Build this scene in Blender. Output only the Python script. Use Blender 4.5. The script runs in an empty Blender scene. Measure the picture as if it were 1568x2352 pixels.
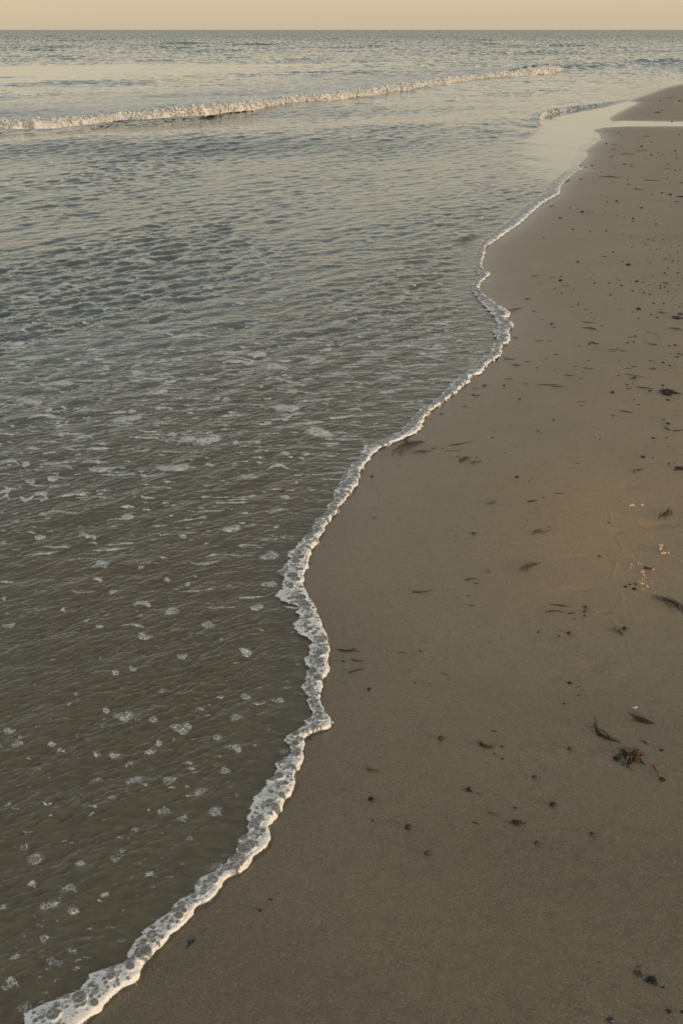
import bpy, math, random
import numpy as np
from mathutils import Vector, noise as mnoise

scene = bpy.context.scene
COL = scene.collection
RNG = np.random.default_rng(7)
random.seed(7)

# ------------------------------------------------------------------ camera
H = 1.65                      # eye height, metres
PITCH = math.radians(25.83)   # looking down along the beach
FPX = 2288.0                  # focal length in pixels of a 1568 x 2352 picture
cam = bpy.data.cameras.new("camera")
cam.sensor_fit = 'VERTICAL'
cam.sensor_height = 36.0
cam.lens = 36.0 * FPX / 2352.0
cam.clip_start = 0.05
cam.clip_end = 100000.0
camo = bpy.data.objects.new("camera", cam)
camo.location = (0, 0, H)
camo.rotation_euler = (math.pi / 2 - PITCH, 0, 0)
COL.objects.link(camo)
scene.camera = camo

# ------------------------------------------------------------------ sky and sun
SUN_EL, SUN_AZ = math.radians(5.0), math.radians(112.0)
world = bpy.data.worlds.new("World")
scene.world = world
world.use_nodes = True
nt = world.node_tree
bg = nt.nodes['Background']
sky = nt.nodes.new('ShaderNodeTexSky')
sky.sky_type = 'NISHITA'
sky.sun_disc = False
sky.sun_elevation = SUN_EL
sky.sun_rotation = SUN_AZ
nt.links.new(sky.outputs[0], bg.inputs[0])
bg.inputs[1].default_value = 0.05
# dusk haze in the lower sky: warm cream at the horizon, grey blue higher up
tc = nt.nodes.new('ShaderNodeTexCoord')
sep = nt.nodes.new('ShaderNodeSeparateXYZ')
ramp = nt.nodes.new('ShaderNodeValToRGB')
nt.links.new(tc.outputs['Generated'], sep.inputs[0])
nt.links.new(sep.outputs['Z'], ramp.inputs[0])
SKY = [(0.0, (0.535, 0.44, 0.325)), (0.03, (0.54, 0.45, 0.338)), (0.10, (0.66, 0.57, 0.44)),
       (0.19, (0.60, 0.545, 0.445)), (0.29, (0.34, 0.35, 0.34)), (0.50, (0.235, 0.255, 0.257)), (1.0, (0.215, 0.23, 0.228))]
el = ramp.color_ramp.elements
while len(el) < len(SKY):
    el.new(0.5)
for e_, (p_, c_) in zip(el, SKY):
    e_.position = p_
    e_.color = (*c_, 1)
bg2 = nt.nodes.new('ShaderNodeBackground')
nt.links.new(ramp.outputs[0], bg2.inputs[0])
# the sky behind the camera, round the setting sun, is brighter than the one over the sea
glow = nt.nodes.new('ShaderNodeMapRange')
glow.interpolation_type = 'SMOOTHSTEP'
nt.links.new(sep.outputs['Y'], glow.inputs[0])
for k_, v_ in zip((1, 2, 3, 4), (0.30, -0.70, 1.0, 2.7)):
    glow.inputs[k_].default_value = v_
nt.links.new(glow.outputs[0], bg2.inputs[1])
add = nt.nodes.new('ShaderNodeAddShader')
nt.links.new(bg.outputs[0], add.inputs[0])
nt.links.new(bg2.outputs[0], add.inputs[1])
nt.links.new(add.outputs[0], nt.nodes['World Output'].inputs['Surface'])

sun = bpy.data.lights.new("sun", 'SUN')
sun.energy = 2.0
sun.angle = math.radians(0.5)
sun.color = (1.0, 0.70, 0.43)
suno = bpy.data.objects.new("sun", sun)
sdir = Vector((math.sin(SUN_AZ) * math.cos(SUN_EL), math.cos(SUN_AZ) * math.cos(SUN_EL), math.sin(SUN_EL)))
suno.rotation_euler = sdir.to_track_quat('Z', 'Y').to_euler()
suno.location = (30, -20, 12)
COL.objects.link(suno)

scene.view_settings.view_transform = 'Standard'
scene.view_settings.look = 'None'
scene.view_settings.exposure = 0.0
scene.view_settings.gamma = 1.0

# ------------------------------------------------------------------ helpers
CP, SP = math.cos(PITCH), math.sin(PITCH)


def ground(X, Y, z=0.006):
    """photo point (1568 x 2352) -> point of the beach"""
    X = np.asarray(X, float)
    Y = np.asarray(Y, float)
    u = X - 784.0
    v = 1176.0 - Y
    dy = FPX * CP + v * SP
    dz = -FPX * SP + v * CP
    t = (z - H) / dz
    return u * t, dy * t


def smooth(a, b, x):
    t = np.clip((x - a) / (b - a), 0, 1)
    return t * t * (3 - 2 * t)


def tag(o, label=None, cat=None, group=None, kind=None):
    if label:
        o['label'] = label
    if cat:
        o['category'] = cat
    if group:
        o['group'] = group
    if kind:
        o['kind'] = kind
    return o


def link_mesh(name, me, mat=None, parent=None, loc=None):
    o = bpy.data.objects.new(name, me)
    if mat is not None:
        me.materials.append(mat)
    COL.objects.link(o)
    if parent is not None:
        o.parent = parent
    if loc is not None:
        o.location = loc
    return o


def grid_mesh(name, co, nr, nc, keep=None, wrap=False, flip=False):
    """co (nr*nc,3) -> quads mesh; keep = bool per quad"""
    i, j = np.meshgrid(np.arange(nr - 1), np.arange(nc - 1), indexing='ij')
    a = (i * nc + j).ravel()
    q = np.stack([a, a + 1, a + nc + 1, a + nc], 1)
    if flip:
        q = q[:, ::-1]
    if keep is not None:
        q = q[keep.ravel()]
    used = np.zeros(len(co), bool)
    used[q.ravel()] = True
    remap = np.cumsum(used) - 1
    q = remap[q]
    co = co[used]
    me = bpy.data.meshes.new(name)
    me.vertices.add(len(co))
    me.vertices.foreach_set('co', co.astype(np.float32).ravel())
    n = len(q)
    me.loops.add(n * 4)
    me.loops.foreach_set('vertex_index', q.astype(np.int32).ravel())
    me.polygons.add(n)
    me.polygons.foreach_set('loop_start', np.arange(n, dtype=np.int32) * 4)
    me.polygons.foreach_set('use_smooth', np.ones(n, bool))
    me.update(calc_edges=True)
    return me, used


def set_attr(me, name, vals):
    a = me.attributes.new(name, 'FLOAT', 'POINT')
    a.data.foreach_set('value', vals.astype(np.float32))


def pydata(name, vs, fs, smoothf=True):
    me = bpy.data.meshes.new(name)
    me.from_pydata([tuple(v) for v in vs], [], fs)
    me.update()
    if smoothf:
        me.polygons.foreach_set('use_smooth', np.ones(len(me.polygons), bool))
    return me


# ------------------------------------------------------------------ materials
class NT:
    def __init__(self, name):
        self.m = bpy.data.materials.new(name)
        self.m.use_nodes = True
        self.t = self.m.node_tree
        self.bsdf = self.t.nodes['Principled BSDF']
        self.out = self.t.nodes['Material Output']

    def n(self, typ, **kw):
        nd = self.t.nodes.new(typ)
        for k, v in kw.items():
            setattr(nd, k, v)
        return nd

    def l(self, a, b):
        self.t.links.new(a, b)

    def val(self, sock, v):
        if hasattr(v, 'is_linked') or hasattr(v, 'links'):
            self.l(v, sock)
        else:
            sock.default_value = v

    def math(self, op, a, b=0.0, clamp=False):
        nd = self.n('ShaderNodeMath', operation=op, use_clamp=clamp)
        self.val(nd.inputs[0], a)
        self.val(nd.inputs[1], b)
        return nd.outputs[0]

    def mix(self, f, a, b):
        nd = self.n('ShaderNodeMix', data_type='RGBA')
        self.val(nd.inputs[0], f)
        self.val(nd.inputs[6], a if not isinstance(a, tuple) else (*a, 1))
        self.val(nd.inputs[7], b if not isinstance(b, tuple) else (*b, 1))
        return nd.outputs[2]

    def mapr(self, x, a, b, c=0.0, d=1.0):
        nd = self.n('ShaderNodeMapRange', interpolation_type='SMOOTHSTEP')
        self.val(nd.inputs[0], x)
        for k, v in zip((1, 2, 3, 4), (a, b, c, d)):
            nd.inputs[k].default_value = v
        return nd.outputs[0]

    def coord(self, scale=(1, 1, 1), rot=0.0):
        t = self.n('ShaderNodeTexCoord')
        mp = self.n('ShaderNodeMapping')
        mp.inputs['Scale'].default_value = scale
        mp.inputs['Rotation'].default_value = (0, 0, rot)
        self.l(t.outputs['Object'], mp.inputs[0])
        return mp.outputs[0]

    def noise(self, vec, scale, detail=3.0, rough=0.55):
        nd = self.n('ShaderNodeTexNoise')
        self.l(vec, nd.inputs['Vector'])
        nd.inputs['Scale'].default_value = scale
        nd.inputs['Detail'].default_value = detail
        nd.inputs['Roughness'].default_value = rough
        return nd.outputs[0]

    def voro(self, vec, scale, feature='F1', rand=1.0):
        nd = self.n('ShaderNodeTexVoronoi', feature=feature)
        self.l(vec, nd.inputs['Vector'])
        nd.inputs['Scale'].default_value = scale
        nd.inputs['Randomness'].default_value = rand
        return nd.outputs[0]

    def attr(self, name):
        nd = self.n('ShaderNodeAttribute', attribute_name=name)
        return nd.outputs['Fac']

    def bump(self, h, strength, dist, normal=None):
        nd = self.n('ShaderNodeBump')
        self.l(h, nd.inputs['Height'])
        nd.inputs['Strength'].default_value = strength
        nd.inputs['Distance'].default_value = dist
        if normal is not None:
            self.l(normal, nd.inputs['Normal'])
        return nd.outputs[0]

    def set(self, **kw):
        names = dict(color='Base Color', rough='Roughness', ior='IOR', spec='Specular IOR Level', normal='Normal',
                     alpha='Alpha', sss='Subsurface Weight', trans='Transmission Weight', coat='Coat Weight')
        for k, v in kw.items():
            s = self.bsdf.inputs[names[k]]
            self.val(s, (*v, 1) if isinstance(v, tuple) else v)
        return self


def sand_material():
    m = NT('sand')
    c = m.coord()
    sun_patch, damp = m.attr('sun_patch'), m.attr('damp')
    grain = m.noise(c, 420, 2, 0.7)
    grain2 = m.voro(c, 330)
    big = m.noise(c, 2.2, 5, 0.6)
    mid = m.noise(c, 26, 4, 0.65)
    base = m.mix(m.mapr(big, 0.3, 0.7), (0.292, 0.216, 0.134), (0.332, 0.247, 0.156))
    base = m.mix(m.math('MULTIPLY', m.mapr(mid, 0.50, 0.72), 0.28), base, (0.155, 0.12, 0.075))
    base = m.mix(m.math('MULTIPLY', m.attr('grain_vignette'), m.math('ADD', 0.62, m.math('MULTIPLY', m.mapr(mid, 0.38, 0.66), 0.10))), base, (0.11, 0.086, 0.053))
    base = m.mix(m.math('MULTIPLY', damp, 0.45), base, (0.15, 0.122, 0.085))
    base = m.mix(m.math('MULTIPLY', sun_patch, 0.75), base, (0.42, 0.275, 0.15))
    # single grains, dark and light
    grain3 = m.noise(c, 165, 2, 0.75)
    grain4 = m.noise(c, 72, 3, 0.8)
    base = m.mix(m.math('MULTIPLY', m.mapr(grain4, 0.54, 0.70), 0.30), base, (0.125, 0.088, 0.052))
    base = m.mix(m.math('MULTIPLY', m.mapr(grain4, 0.44, 0.30), 0.22), base, (0.42, 0.31, 0.19))
    base = m.mix(m.math('MULTIPLY', m.mapr(grain3, 0.56, 0.70), 0.42), base, (0.085, 0.062, 0.039))
    base = m.mix(m.math('MULTIPLY', m.mapr(grain3, 0.42, 0.30), 0.30), base, (0.44, 0.36, 0.26))
    base = m.mix(m.math('MULTIPLY', m.mapr(grain, 0.54, 0.68), 0.7), base, (0.06, 0.044, 0.028))
    base = m.mix(m.math('MULTIPLY', m.mapr(grain, 0.44, 0.30), 0.42), base, (0.38, 0.31, 0.22))
    rough = m.math('SUBTRACT', 0.56, m.math('MULTIPLY', damp, 0.30))
    rough = m.math('ADD', rough, m.math('MULTIPLY', sun_patch, 0.2))
    nb = m.bump(grain, 0.55, 0.0012)
    nb = m.bump(grain3, 0.35, 0.002, nb)
    nb = m.bump(mid, 0.2, 0.004, nb)
    m.set(color=base, rough=rough, spec=0.42, normal=nb)
    return m.m


def water_material():
    m = NT('water')
    c = m.coord()
    foam, film, depth = m.attr('foam'), m.attr('film'), m.attr('depth')
    big = m.noise(c, 1.6, 4, 0.6)
    mot = m.noise(m.coord((1, 2.2, 1), math.radians(-38)), 24, 4, 0.65)
    shallow = m.mix(m.mapr(mot, 0.35, 0.68), (0.120, 0.095, 0.059), (0.160, 0.129, 0.083))
    body = m.mix(m.math('ADD', depth, m.math('MULTIPLY', m.math('SUBTRACT', big, 0.5), 0.5), True),
                 shallow, (0.122, 0.131, 0.111))
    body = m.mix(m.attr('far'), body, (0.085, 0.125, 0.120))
    # lace of small bubbles
    d1 = m.voro(c, 95, 'DISTANCE_TO_EDGE')
    d2 = m.voro(c, 230, 'DISTANCE_TO_EDGE')
    l1 = m.mapr(d1, 0.02, 0.17, 1.0, 0.0)
    l2 = m.mapr(d2, 0.02, 0.30, 1.0, 0.0)
    lace = m.math('ADD', m.math('MULTIPLY', l1, 0.50), m.math('MULTIPLY', l2, 0.58))
    fn = m.noise(c, 38, 3, 0.6)
    fm = m.math('MULTIPLY', foam, m.math('ADD', 0.16, m.math('MULTIPLY', lace, 1.15)))
    fm = m.math('MULTIPLY', fm, m.math('ADD', -0.25, m.math('MULTIPLY', fn, 2.5)))
    fm = m.mapr(fm, 0.12, 0.85)
    rough = m.math('ADD', 0.045, m.math('MULTIPLY', fm, 0.5))
    # ripples too fine for the mesh
    r1 = m.noise(m.coord((1, 2.6, 1), math.radians(-38)), 26, 3, 0.6)
    r2 = m.noise(m.coord((1, 2.4, 1), math.radians(-30)), 5.0, 4, 0.6)
    calm = m.math('SUBTRACT', 1.0, film, True)
    n1 = m.n('ShaderNodeBump')
    m.l(r1, n1.inputs['Height'])
    m.l(m.math('MULTIPLY', calm, 0.30), n1.inputs['Strength'])
    n1.inputs['Distance'].default_value = 0.0045
    n2 = m.n('ShaderNodeBump')
    m.l(r2, n2.inputs['Height'])
    m.l(m.math('MULTIPLY', m.math('MULTIPLY', calm, m.math('SUBTRACT', 1.0, m.math('MULTIPLY', depth, 0.5))), 0.40), n2.inputs['Strength'])
    n2.inputs['Distance'].default_value = 0.03
    m.l(n1.outputs[0], n2.inputs['Normal'])
    # far off every point is its own little facet
    farr = m.attr('far')
    fv = m.n('ShaderNodeTexNoise')
    m.l(m.coord((1, 1.3, 1)), fv.inputs['Vector'])
    fv.inputs['Scale'].default_value = 2.6
    fv.inputs['Detail'].default_value = 4
    fv.inputs['Roughness'].default_value = 0.62
    sub = m.n('ShaderNodeVectorMath', operation='SUBTRACT')
    m.l(fv.outputs['Color'], sub.inputs[0])
    sub.inputs[1].default_value = (0.5, 0.5, 0.5)
    mul = m.n('ShaderNodeVectorMath', operation='MULTIPLY')
    m.l(sub.outputs[0], mul.inputs[0])
    mul.inputs[1].default_value = (1.0, 1.0, 0.0)
    scl = m.n('ShaderNodeVectorMath', operation='SCALE')
    m.l(mul.outputs[0], scl.inputs[0])
    m.l(m.math('MULTIPLY', m.math('MULTIPLY', farr, calm), 2.5), scl.inputs['Scale'])
    lean = m.n('ShaderNodeVectorMath', operation='SCALE')
    lean.inputs[0].default_value = (0.03, -0.125, 0.0)
    m.l(m.math('MULTIPLY', m.math('MULTIPLY', m.math('POWER', farr, 2.0), calm), 1.0), lean.inputs['Scale'])
    add0 = m.n('ShaderNodeVectorMath', operation='ADD')
    m.l(n2.outputs[0], add0.inputs[0])
    m.l(lean.outputs[0], add0.inputs[1])
    addv = m.n('ShaderNodeVectorMath', operation='ADD')
    m.l(add0.outputs[0], addv.inputs[0])
    m.l(scl.outputs[0], addv.inputs[1])
    nrm = m.n('ShaderNodeVectorMath', operation='NORMALIZE')
    m.l(addv.outputs[0], nrm.inputs[0])
    # the murky body scatters light from below the surface, the surface itself only mirrors the sky
    ior = m.math('ADD', 1.40, m.math('MULTIPLY', film, 0.45))
    d_body = m.n('ShaderNodeBsdfDiffuse')
    m.l(body, d_body.inputs['Color'])
    up = m.n('ShaderNodeCombineXYZ')
    up.inputs[2].default_value = 1.0
    m.l(up.outputs[0], d_body.inputs['Normal'])
    d_foam = m.n('ShaderNodeBsdfDiffuse')
    d_foam.inputs['Color'].default_value = (0.68, 0.67, 0.645, 1)
    gl = m.n('ShaderNodeBsdfGlossy')
    gl.inputs['Color'].default_value = (1, 1, 1, 1)
    m.l(rough, gl.inputs['Roughness'])
    m.l(nrm.outputs[0], gl.inputs['Normal'])
    fr = m.n('ShaderNodeFresnel')
    m.l(ior, fr.inputs['IOR'])
    m.l(nrm.outputs[0], fr.inputs['Normal'])
    mx1 = m.n('ShaderNodeMixShader')
    m.l(m.math('MULTIPLY', fm, 0.9), mx1.inputs[0])
    m.l(d_body.outputs[0], mx1.inputs[1])
    m.l(d_foam.outputs[0], mx1.inputs[2])
    mx2 = m.n('ShaderNodeMixShader')
    m.l(m.math('MULTIPLY', fr.outputs[0], m.math('SUBTRACT', 1.0, m.math('MULTIPLY', fm, 0.75))), mx2.inputs[0])
    m.l(mx1.outputs[0], mx2.inputs[1])
    m.l(gl.outputs[0], mx2.inputs[2])
    m.l(mx2.outputs[0], m.out.inputs['Surface'])
    m.t.nodes.remove(m.bsdf)
    return m.m


def foam_material():
    m = NT('foam')
    c = m.coord()
    cover, hole = m.attr('cover'), m.attr('hole')
    d2 = m.voro(c, 260, 'DISTANCE_TO_EDGE')
    d3 = m.voro(c, 130, 'DISTANCE_TO_EDGE')
    cell = m.mapr(d2, 0.03, 0.30, 0.0, 1.0)
    cell3 = m.mapr(d3, 0.05, 0.34, 0.0, 1.0)
    col = m.mix(m.math('MULTIPLY', cell, 0.35), (0.83, 0.80, 0.755), (0.52, 0.49, 0.44))
    col = m.mix(m.math('MULTIPLY', cell3, 0.30), col, (0.42, 0.39, 0.345))
    col = m.mix(m.math('MULTIPLY', hole, 0.7), col, (0.26, 0.235, 0.20))
    a = m.math('SUBTRACT', cover, m.math('MULTIPLY', m.math('MULTIPLY', cell3, m.math('SUBTRACT', 1.0, cover, True)), 0.9))
    a = m.mapr(a, 0.10, 0.55)
    a = m.math('MULTIPLY', a, m.math('SUBTRACT', 1.0, m.math('MULTIPLY', hole, 0.55)))
    rough = m.math('SUBTRACT', 0.55, m.math('MULTIPLY', hole, 0.47))
    nb = m.bump(cell, -0.35, 0.002)
    m.set(color=col, rough=rough, alpha=a, spec=0.5, normal=nb, sss=0.6)
    m.bsdf.inputs['Subsurface Radius'].default_value = (1.0, 0.9, 0.8)
    m.bsdf.inputs['Subsurface Scale'].default_value = 0.010
    return m.m


def whitewater_material():
    m = NT('white_water')
    c = m.coord()
    n = m.noise(m.coord((1, 1, 0.45)), 9, 5, 0.7)
    col = m.mix(m.mapr(n, 0.38, 0.60), (0.48, 0.45, 0.39), (0.75, 0.715, 0.65))
    col = m.mix(m.math('MULTIPLY', m.math('MULTIPLY', m.attr('glassy'), 0.3), m.mapr(n, 0.62, 0.40)), col, (0.13, 0.115, 0.075))
    nb = m.bump(m.noise(c, 16, 5, 0.75), 0.5, 0.06)
    m.set(color=col, rough=0.6, spec=0.3, normal=nb)
    return m.m


def stuff_material(name, c1, c2, rough=0.45, scale=60, spec=0.3, bump=0.3):
    m = NT(name)
    c = m.coord()
    n = m.noise(c, scale, 4, 0.65)
    m.set(color=m.mix(m.mapr(n, 0.32, 0.68), c1, c2), rough=rough, spec=spec, normal=m.bump(n, bump, 0.002))
    return m.m


M_SAND, M_WATER, M_FOAM, M_WHITE = sand_material(), water_material(), foam_material(), whitewater_material()
MAT = {
    'k': stuff_material('black_weed', (0.006, 0.006, 0.006), (0.02, 0.018, 0.016), 0.35),
    'd': stuff_material('dark_brown_weed', (0.018, 0.011, 0.007), (0.05, 0.03, 0.017), 0.42),
    'b': stuff_material('brown_weed', (0.022, 0.011, 0.006), (0.12, 0.062, 0.027), 0.42),
    'o': stuff_material('orange_brown_weed', (0.045, 0.018, 0.007), (0.30, 0.145, 0.05), 0.4),
    'v': stuff_material('olive_weed', (0.03, 0.02, 0.008), (0.15, 0.10, 0.038), 0.42),
    'r': stuff_material('dark_red_stone', (0.03, 0.010, 0.008), (0.065, 0.022, 0.017), 0.4),
    'g': stuff_material('grey_shell', (0.022, 0.020, 0.017), (0.085, 0.075, 0.062), 0.35),
    's': stuff_material('black_shell', (0.008, 0.008, 0.009), (0.035, 0.032, 0.03), 0.12, spec=0.8),
    'p': stuff_material('pale_shell', (0.42, 0.43, 0.44), (0.62, 0.60, 0.56), 0.3),
    'w': stuff_material('pale_wood', (0.52, 0.33, 0.16), (0.78, 0.55, 0.30), 0.7),
    'x': stuff_material('red_stem', (0.16, 0.035, 0.025), (0.26, 0.07, 0.045), 0.5),
    't': stuff_material('tan_stem', (0.14, 0.085, 0.03), (0.26, 0.17, 0.07), 0.5),
    'u': stuff_material('rust_shell', (0.016, 0.009, 0.006), (0.13, 0.052, 0.018), 0.3),
}

# ------------------------------------------------------------------ shoreline
# (outer = sand side of the foam, inner = water side), photo points, four stretches bottom to top
OUT = [
    [(195, 2352), (215, 2327), (240, 2305), (265, 2280), (300, 2260), (325, 2240), (335, 2215), (355, 2195), (365, 2175),
     (395, 2145), (425, 2120), (440, 2095), (455, 2081), (490, 2067), (502, 2045), (505, 2035), (530, 2012), (555, 2000),
     (575, 1975), (597, 1960)],
    [(597, 1960), (620, 1938), (623, 1913), (620, 1888), (645, 1858), (665, 1828), (681, 1803), (679, 1768), (697, 1743),
     (695, 1713), (700, 1695), (720, 1683), (750, 1674), (762, 1663), (760, 1650), (745, 1638), (736, 1623), (739, 1598),
     (740, 1568)],
    [(740, 1568), (752, 1541), (755, 1511), (759, 1486), (750, 1466), (740, 1436), (730, 1406), (715, 1381), (704, 1366),
     (700, 1346), (696, 1321), (712, 1286), (715, 1266), (730, 1241), (747, 1216), (750, 1201), (775, 1176)],
    [(775, 1176), (784, 1156), (809, 1129), (821, 1114), (824, 1089), (849, 1049), (874, 1029), (904, 1016), (934, 1004),
     (961, 989), (973, 971), (973, 959), (984, 949), (1009, 929), (1034, 911), (1059, 891), (1079, 876), (1074, 865),
     (1104, 859), (1111, 844), (1129, 829), (1153, 814), (1149, 804), (1154, 791), (1170, 784)],
    [(1170, 784), (1171, 769), (1164, 761), (1181, 749), (1171, 737), (1156, 732), (1173, 722), (1164, 712), (1144, 702),
     (1124, 687), (1104, 672), (1098, 662), (1104, 647), (1126, 629), (1109, 619), (1104, 607), (1114, 577), (1111, 569)],
    [(1111, 569), (1134, 554), (1169, 529), (1194, 512), (1219, 489), (1244, 467), (1284, 444), (1286, 427), (1304, 409), (1326, 392)],
    [(1326, 392), (1339, 392), (1331, 375), (1349, 357), (1344, 345), (1379, 320), (1374, 305)],
]
INN = [
    [(60, 2352), (75, 2330), (110, 2305), (150, 2290), (185, 2275), (200, 2255), (235, 2230), (275, 2220), (290, 2200),
     (300, 2180), (325, 2150), (360, 2120), (380, 2100), (415, 2067), (450, 2050), (457, 2030), (480, 2007), (515, 1985), (545, 1960)],
    [(545, 1960), (565, 1928), (565, 1898), (580, 1863), (595, 1833), (597, 1813), (620, 1795), (635, 1783), (640, 1753),
     (665, 1733), (670, 1713), (652, 1698), (685, 1680), (695, 1658), (725, 1645), (720, 1633), (705, 1608), (702, 1588), (700, 1568)],
    [(700, 1568), (710, 1546), (702, 1521), (717, 1496), (715, 1476), (697, 1456), (675, 1436), (690, 1411), (692, 1393),
     (655, 1383), (637, 1371), (652, 1348), (650, 1326), (650, 1306), (665, 1286), (675, 1261), (697, 1238), (720, 1221),
     (720, 1201), (745, 1181), (750, 1176)],
    [(750, 1176), (772, 1130), (791, 1094), (804, 1074), (829, 1049), (834, 1026), (864, 1016), (894, 1004), (929, 984), (949, 961),
     (964, 941), (994, 924), (1024, 899), (1044, 874), (1064, 861), (1094, 841), (1104, 824), (1129, 809), (1134, 789), (1144, 780)],
    [(1144, 780), (1136, 768), (1134, 762), (1148, 749), (1136, 730), (1124, 712), (1104, 692), (1084, 667), (1084, 652), (1100, 632),
     (1089, 612), (1094, 595), (1092, 582), (1098, 567)],
    [(1098, 567), (1110, 551), (1138, 530), (1160, 511), (1185, 489), (1210, 469), (1243, 448), (1252, 430), (1272, 411), (1296, 393)],
    [(1296, 393), (1310, 386), (1308, 370), (1326, 352), (1324, 340), (1358, 316), (1362, 304)],
]
FAR1 = [(1359, 300), (1384, 294), (1434, 291), (1568, 291)]
FAR2 = [(1568, 279), (1434, 277), (1404, 279), (1399, 270), (1424, 255), (1466, 235), (1444, 231), (1484, 217), (1524, 202), (1568, 192)]


def gpts(lst, z=0.006):
    a = np.array(lst, float)
    x, y = ground(a[:, 0], a[:, 1], z)
    return np.stack([x, y], 1)


def dedupe(p):
    keep = [0]
    for k in range(1, len(p)):
        if np.hypot(*(p[k] - p[keep[-1]])) > 1e-6:
            keep.append(k)
    return p[keep]


out_all = [p for seg in OUT for p in seg]
shore = gpts(out_all + FAR1)
shore = dedupe(shore)
right1 = shore[-1]
LAND1 = np.vstack([[(60, -60), (-10, -60), (-5, -6), (-2.6, -1.2), (-1.35, 0.75)], shore, [(right1[0] + 9, right1[1] + 0.3), (right1[0] + 12, right1[1] - 1)], [(60, 15)]])
s2 = gpts(FAR2)
LAND2 = np.vstack([[(s2[0][0] + 9, s2[0][1] + 0.3), (s2[0][0] + 11, s2[0][1] - 0.6), (60, 16)][::-1], s2, [(26, 52), (60, 110), (90, 110), (90, 16.2)]])


def inside(px, py, poly):
    r = np.zeros(px.shape, bool)
    n = len(poly)
    for k in range(n):
        x0, y0 = poly[k]
        x1, y1 = poly[(k + 1) % n]
        if y0 == y1:
            continue
        c = (y0 > py) != (y1 > py)
        r ^= c & (px < (x1 - x0) * (py - y0) / (y1 - y0) + x0)
    return r


def seg_dist(px, py, pts, closed=False):
    best = np.full(px.shape, 1e9)
    n = len(pts)
    for k in range(n if closed else n - 1):
        a = pts[k]
        b = pts[(k + 1) % n]
        d = b - a
        L2 = d @ d
        if L2 < 1e-12:
            continue
        t = np.clip(((px - a[0]) * d[0] + (py - a[1]) * d[1]) / L2, 0, 1)
        q = (px - a[0] - t * d[0]) ** 2 + (py - a[1] - t * d[1]) ** 2
        np.minimum(best, q, out=best)
    return np.sqrt(best)


def nonuni(dense_half, step, coarse):
    a = np.arange(-dense_half, dense_half + step / 2, step)
    k = 1
    right = []
    v, s = a[-1], step
    while v < math.pi:
        s = min(s * 1.25, coarse)
        v += s
        right.append(min(v, math.pi))
    right = np.array(right)
    return np.concatenate([-right[::-1], a, right])


# signed distance to the waterline on a coarse polar grid (water positive)
SR = np.exp(np.linspace(math.log(0.25), math.log(260), 620))
ST = nonuni(math.radians(30), 0.0022, 0.06)
rr, tt = np.meshgrid(SR, ST, indexing='ij')
sx, sy = rr * np.sin(tt), rr * np.cos(tt)
sd = np.minimum(seg_dist(sx, sy, LAND1, True), seg_dist(sx, sy, LAND2, True))
ins = inside(sx, sy, LAND1) | inside(sx, sy, LAND2)
SDF = np.where(ins, -sd, sd)


def polar_sample(F, x, y):
    r = np.clip(np.hypot(x, y), SR[0], SR[-1])
    t = np.arctan2(x, y)
    fi = np.clip(np.interp(np.log(r), np.log(SR), np.arange(len(SR))), 0, len(SR) - 1.001)
    fj = np.clip(np.interp(t, ST, np.arange(len(ST))), 0, len(ST) - 1.001)
    i, j = fi.astype(int), fj.astype(int)
    a, b = fi - i, fj - j
    return (F[i, j] * (1 - a) * (1 - b) + F[i + 1, j] * a * (1 - b) + F[i, j + 1] * (1 - a) * b + F[i + 1, j + 1] * a * b)


def shore_d(x, y):
    return polar_sample(SDF, np.asarray(x, float), np.asarray(y, float))


def sand_z(x, y, d=None):
    """height of the bare sand"""
    x = np.asarray(x, float)
    y = np.asarray(y, float)
    if d is None:
        d = shore_d(x, y)
    land = np.clip(-d, 0, None)
    und = (0.0022 * np.sin(2.1 * x + 0.7 * y + 1.0) + 0.0018 * np.sin(-1.3 * x + 1.9 * y + 0.3) + 0.0012 * np.sin(4.3 * x - 2.2 * y)
           + 0.001 * np.sin(3.1 * x + 5.2 * y + 2.0))
    z = 0.012 * (1 - np.exp(-land / 0.4)) + und * (1 - np.exp(-land / 0.5))
    z = np.where(d > 0, np.maximum(-0.05 * d, -1.2), z)
    return z


# ------------------------------------------------------------------ polar grids
def radial_rows(r0, r1, kpix=0.62, kmax=0.0030):
    r = [r0]
    while r[-1] < r1:
        v = r[-1]
        r.append(v + min(kpix * (v * v + H * H) / (H * 998), kmax * v))
    return np.array(r)


class Polar:
    def __init__(self, R, T):
        self.R, self.T = R, T
        rr, tt = np.meshgrid(R, T, indexing='ij')
        self.x, self.y = rr * np.sin(tt), rr * np.cos(tt)
        self.d = shore_d(self.x, self.y)
        self.r = rr

    def window(self, cx, cy, rad):
        r, t = math.hypot(cx, cy), math.atan2(cx, cy)
        da = rad / max(r, 0.3)
        i0, i1 = np.searchsorted(self.R, [r - rad, r + rad])
        j0, j1 = np.searchsorted(self.T, [t - da, t + da])
        return slice(max(i0 - 1, 0), i1 + 1), slice(max(j0 - 1, 0), j1 + 1)


# ------------------------------------------------------------------ crops used to note things in the photo
def crop(ox, oy, k):
    return lambda x, y: (ox * 0.6125 + x * k, oy * 0.6125 + y * k)


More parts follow.
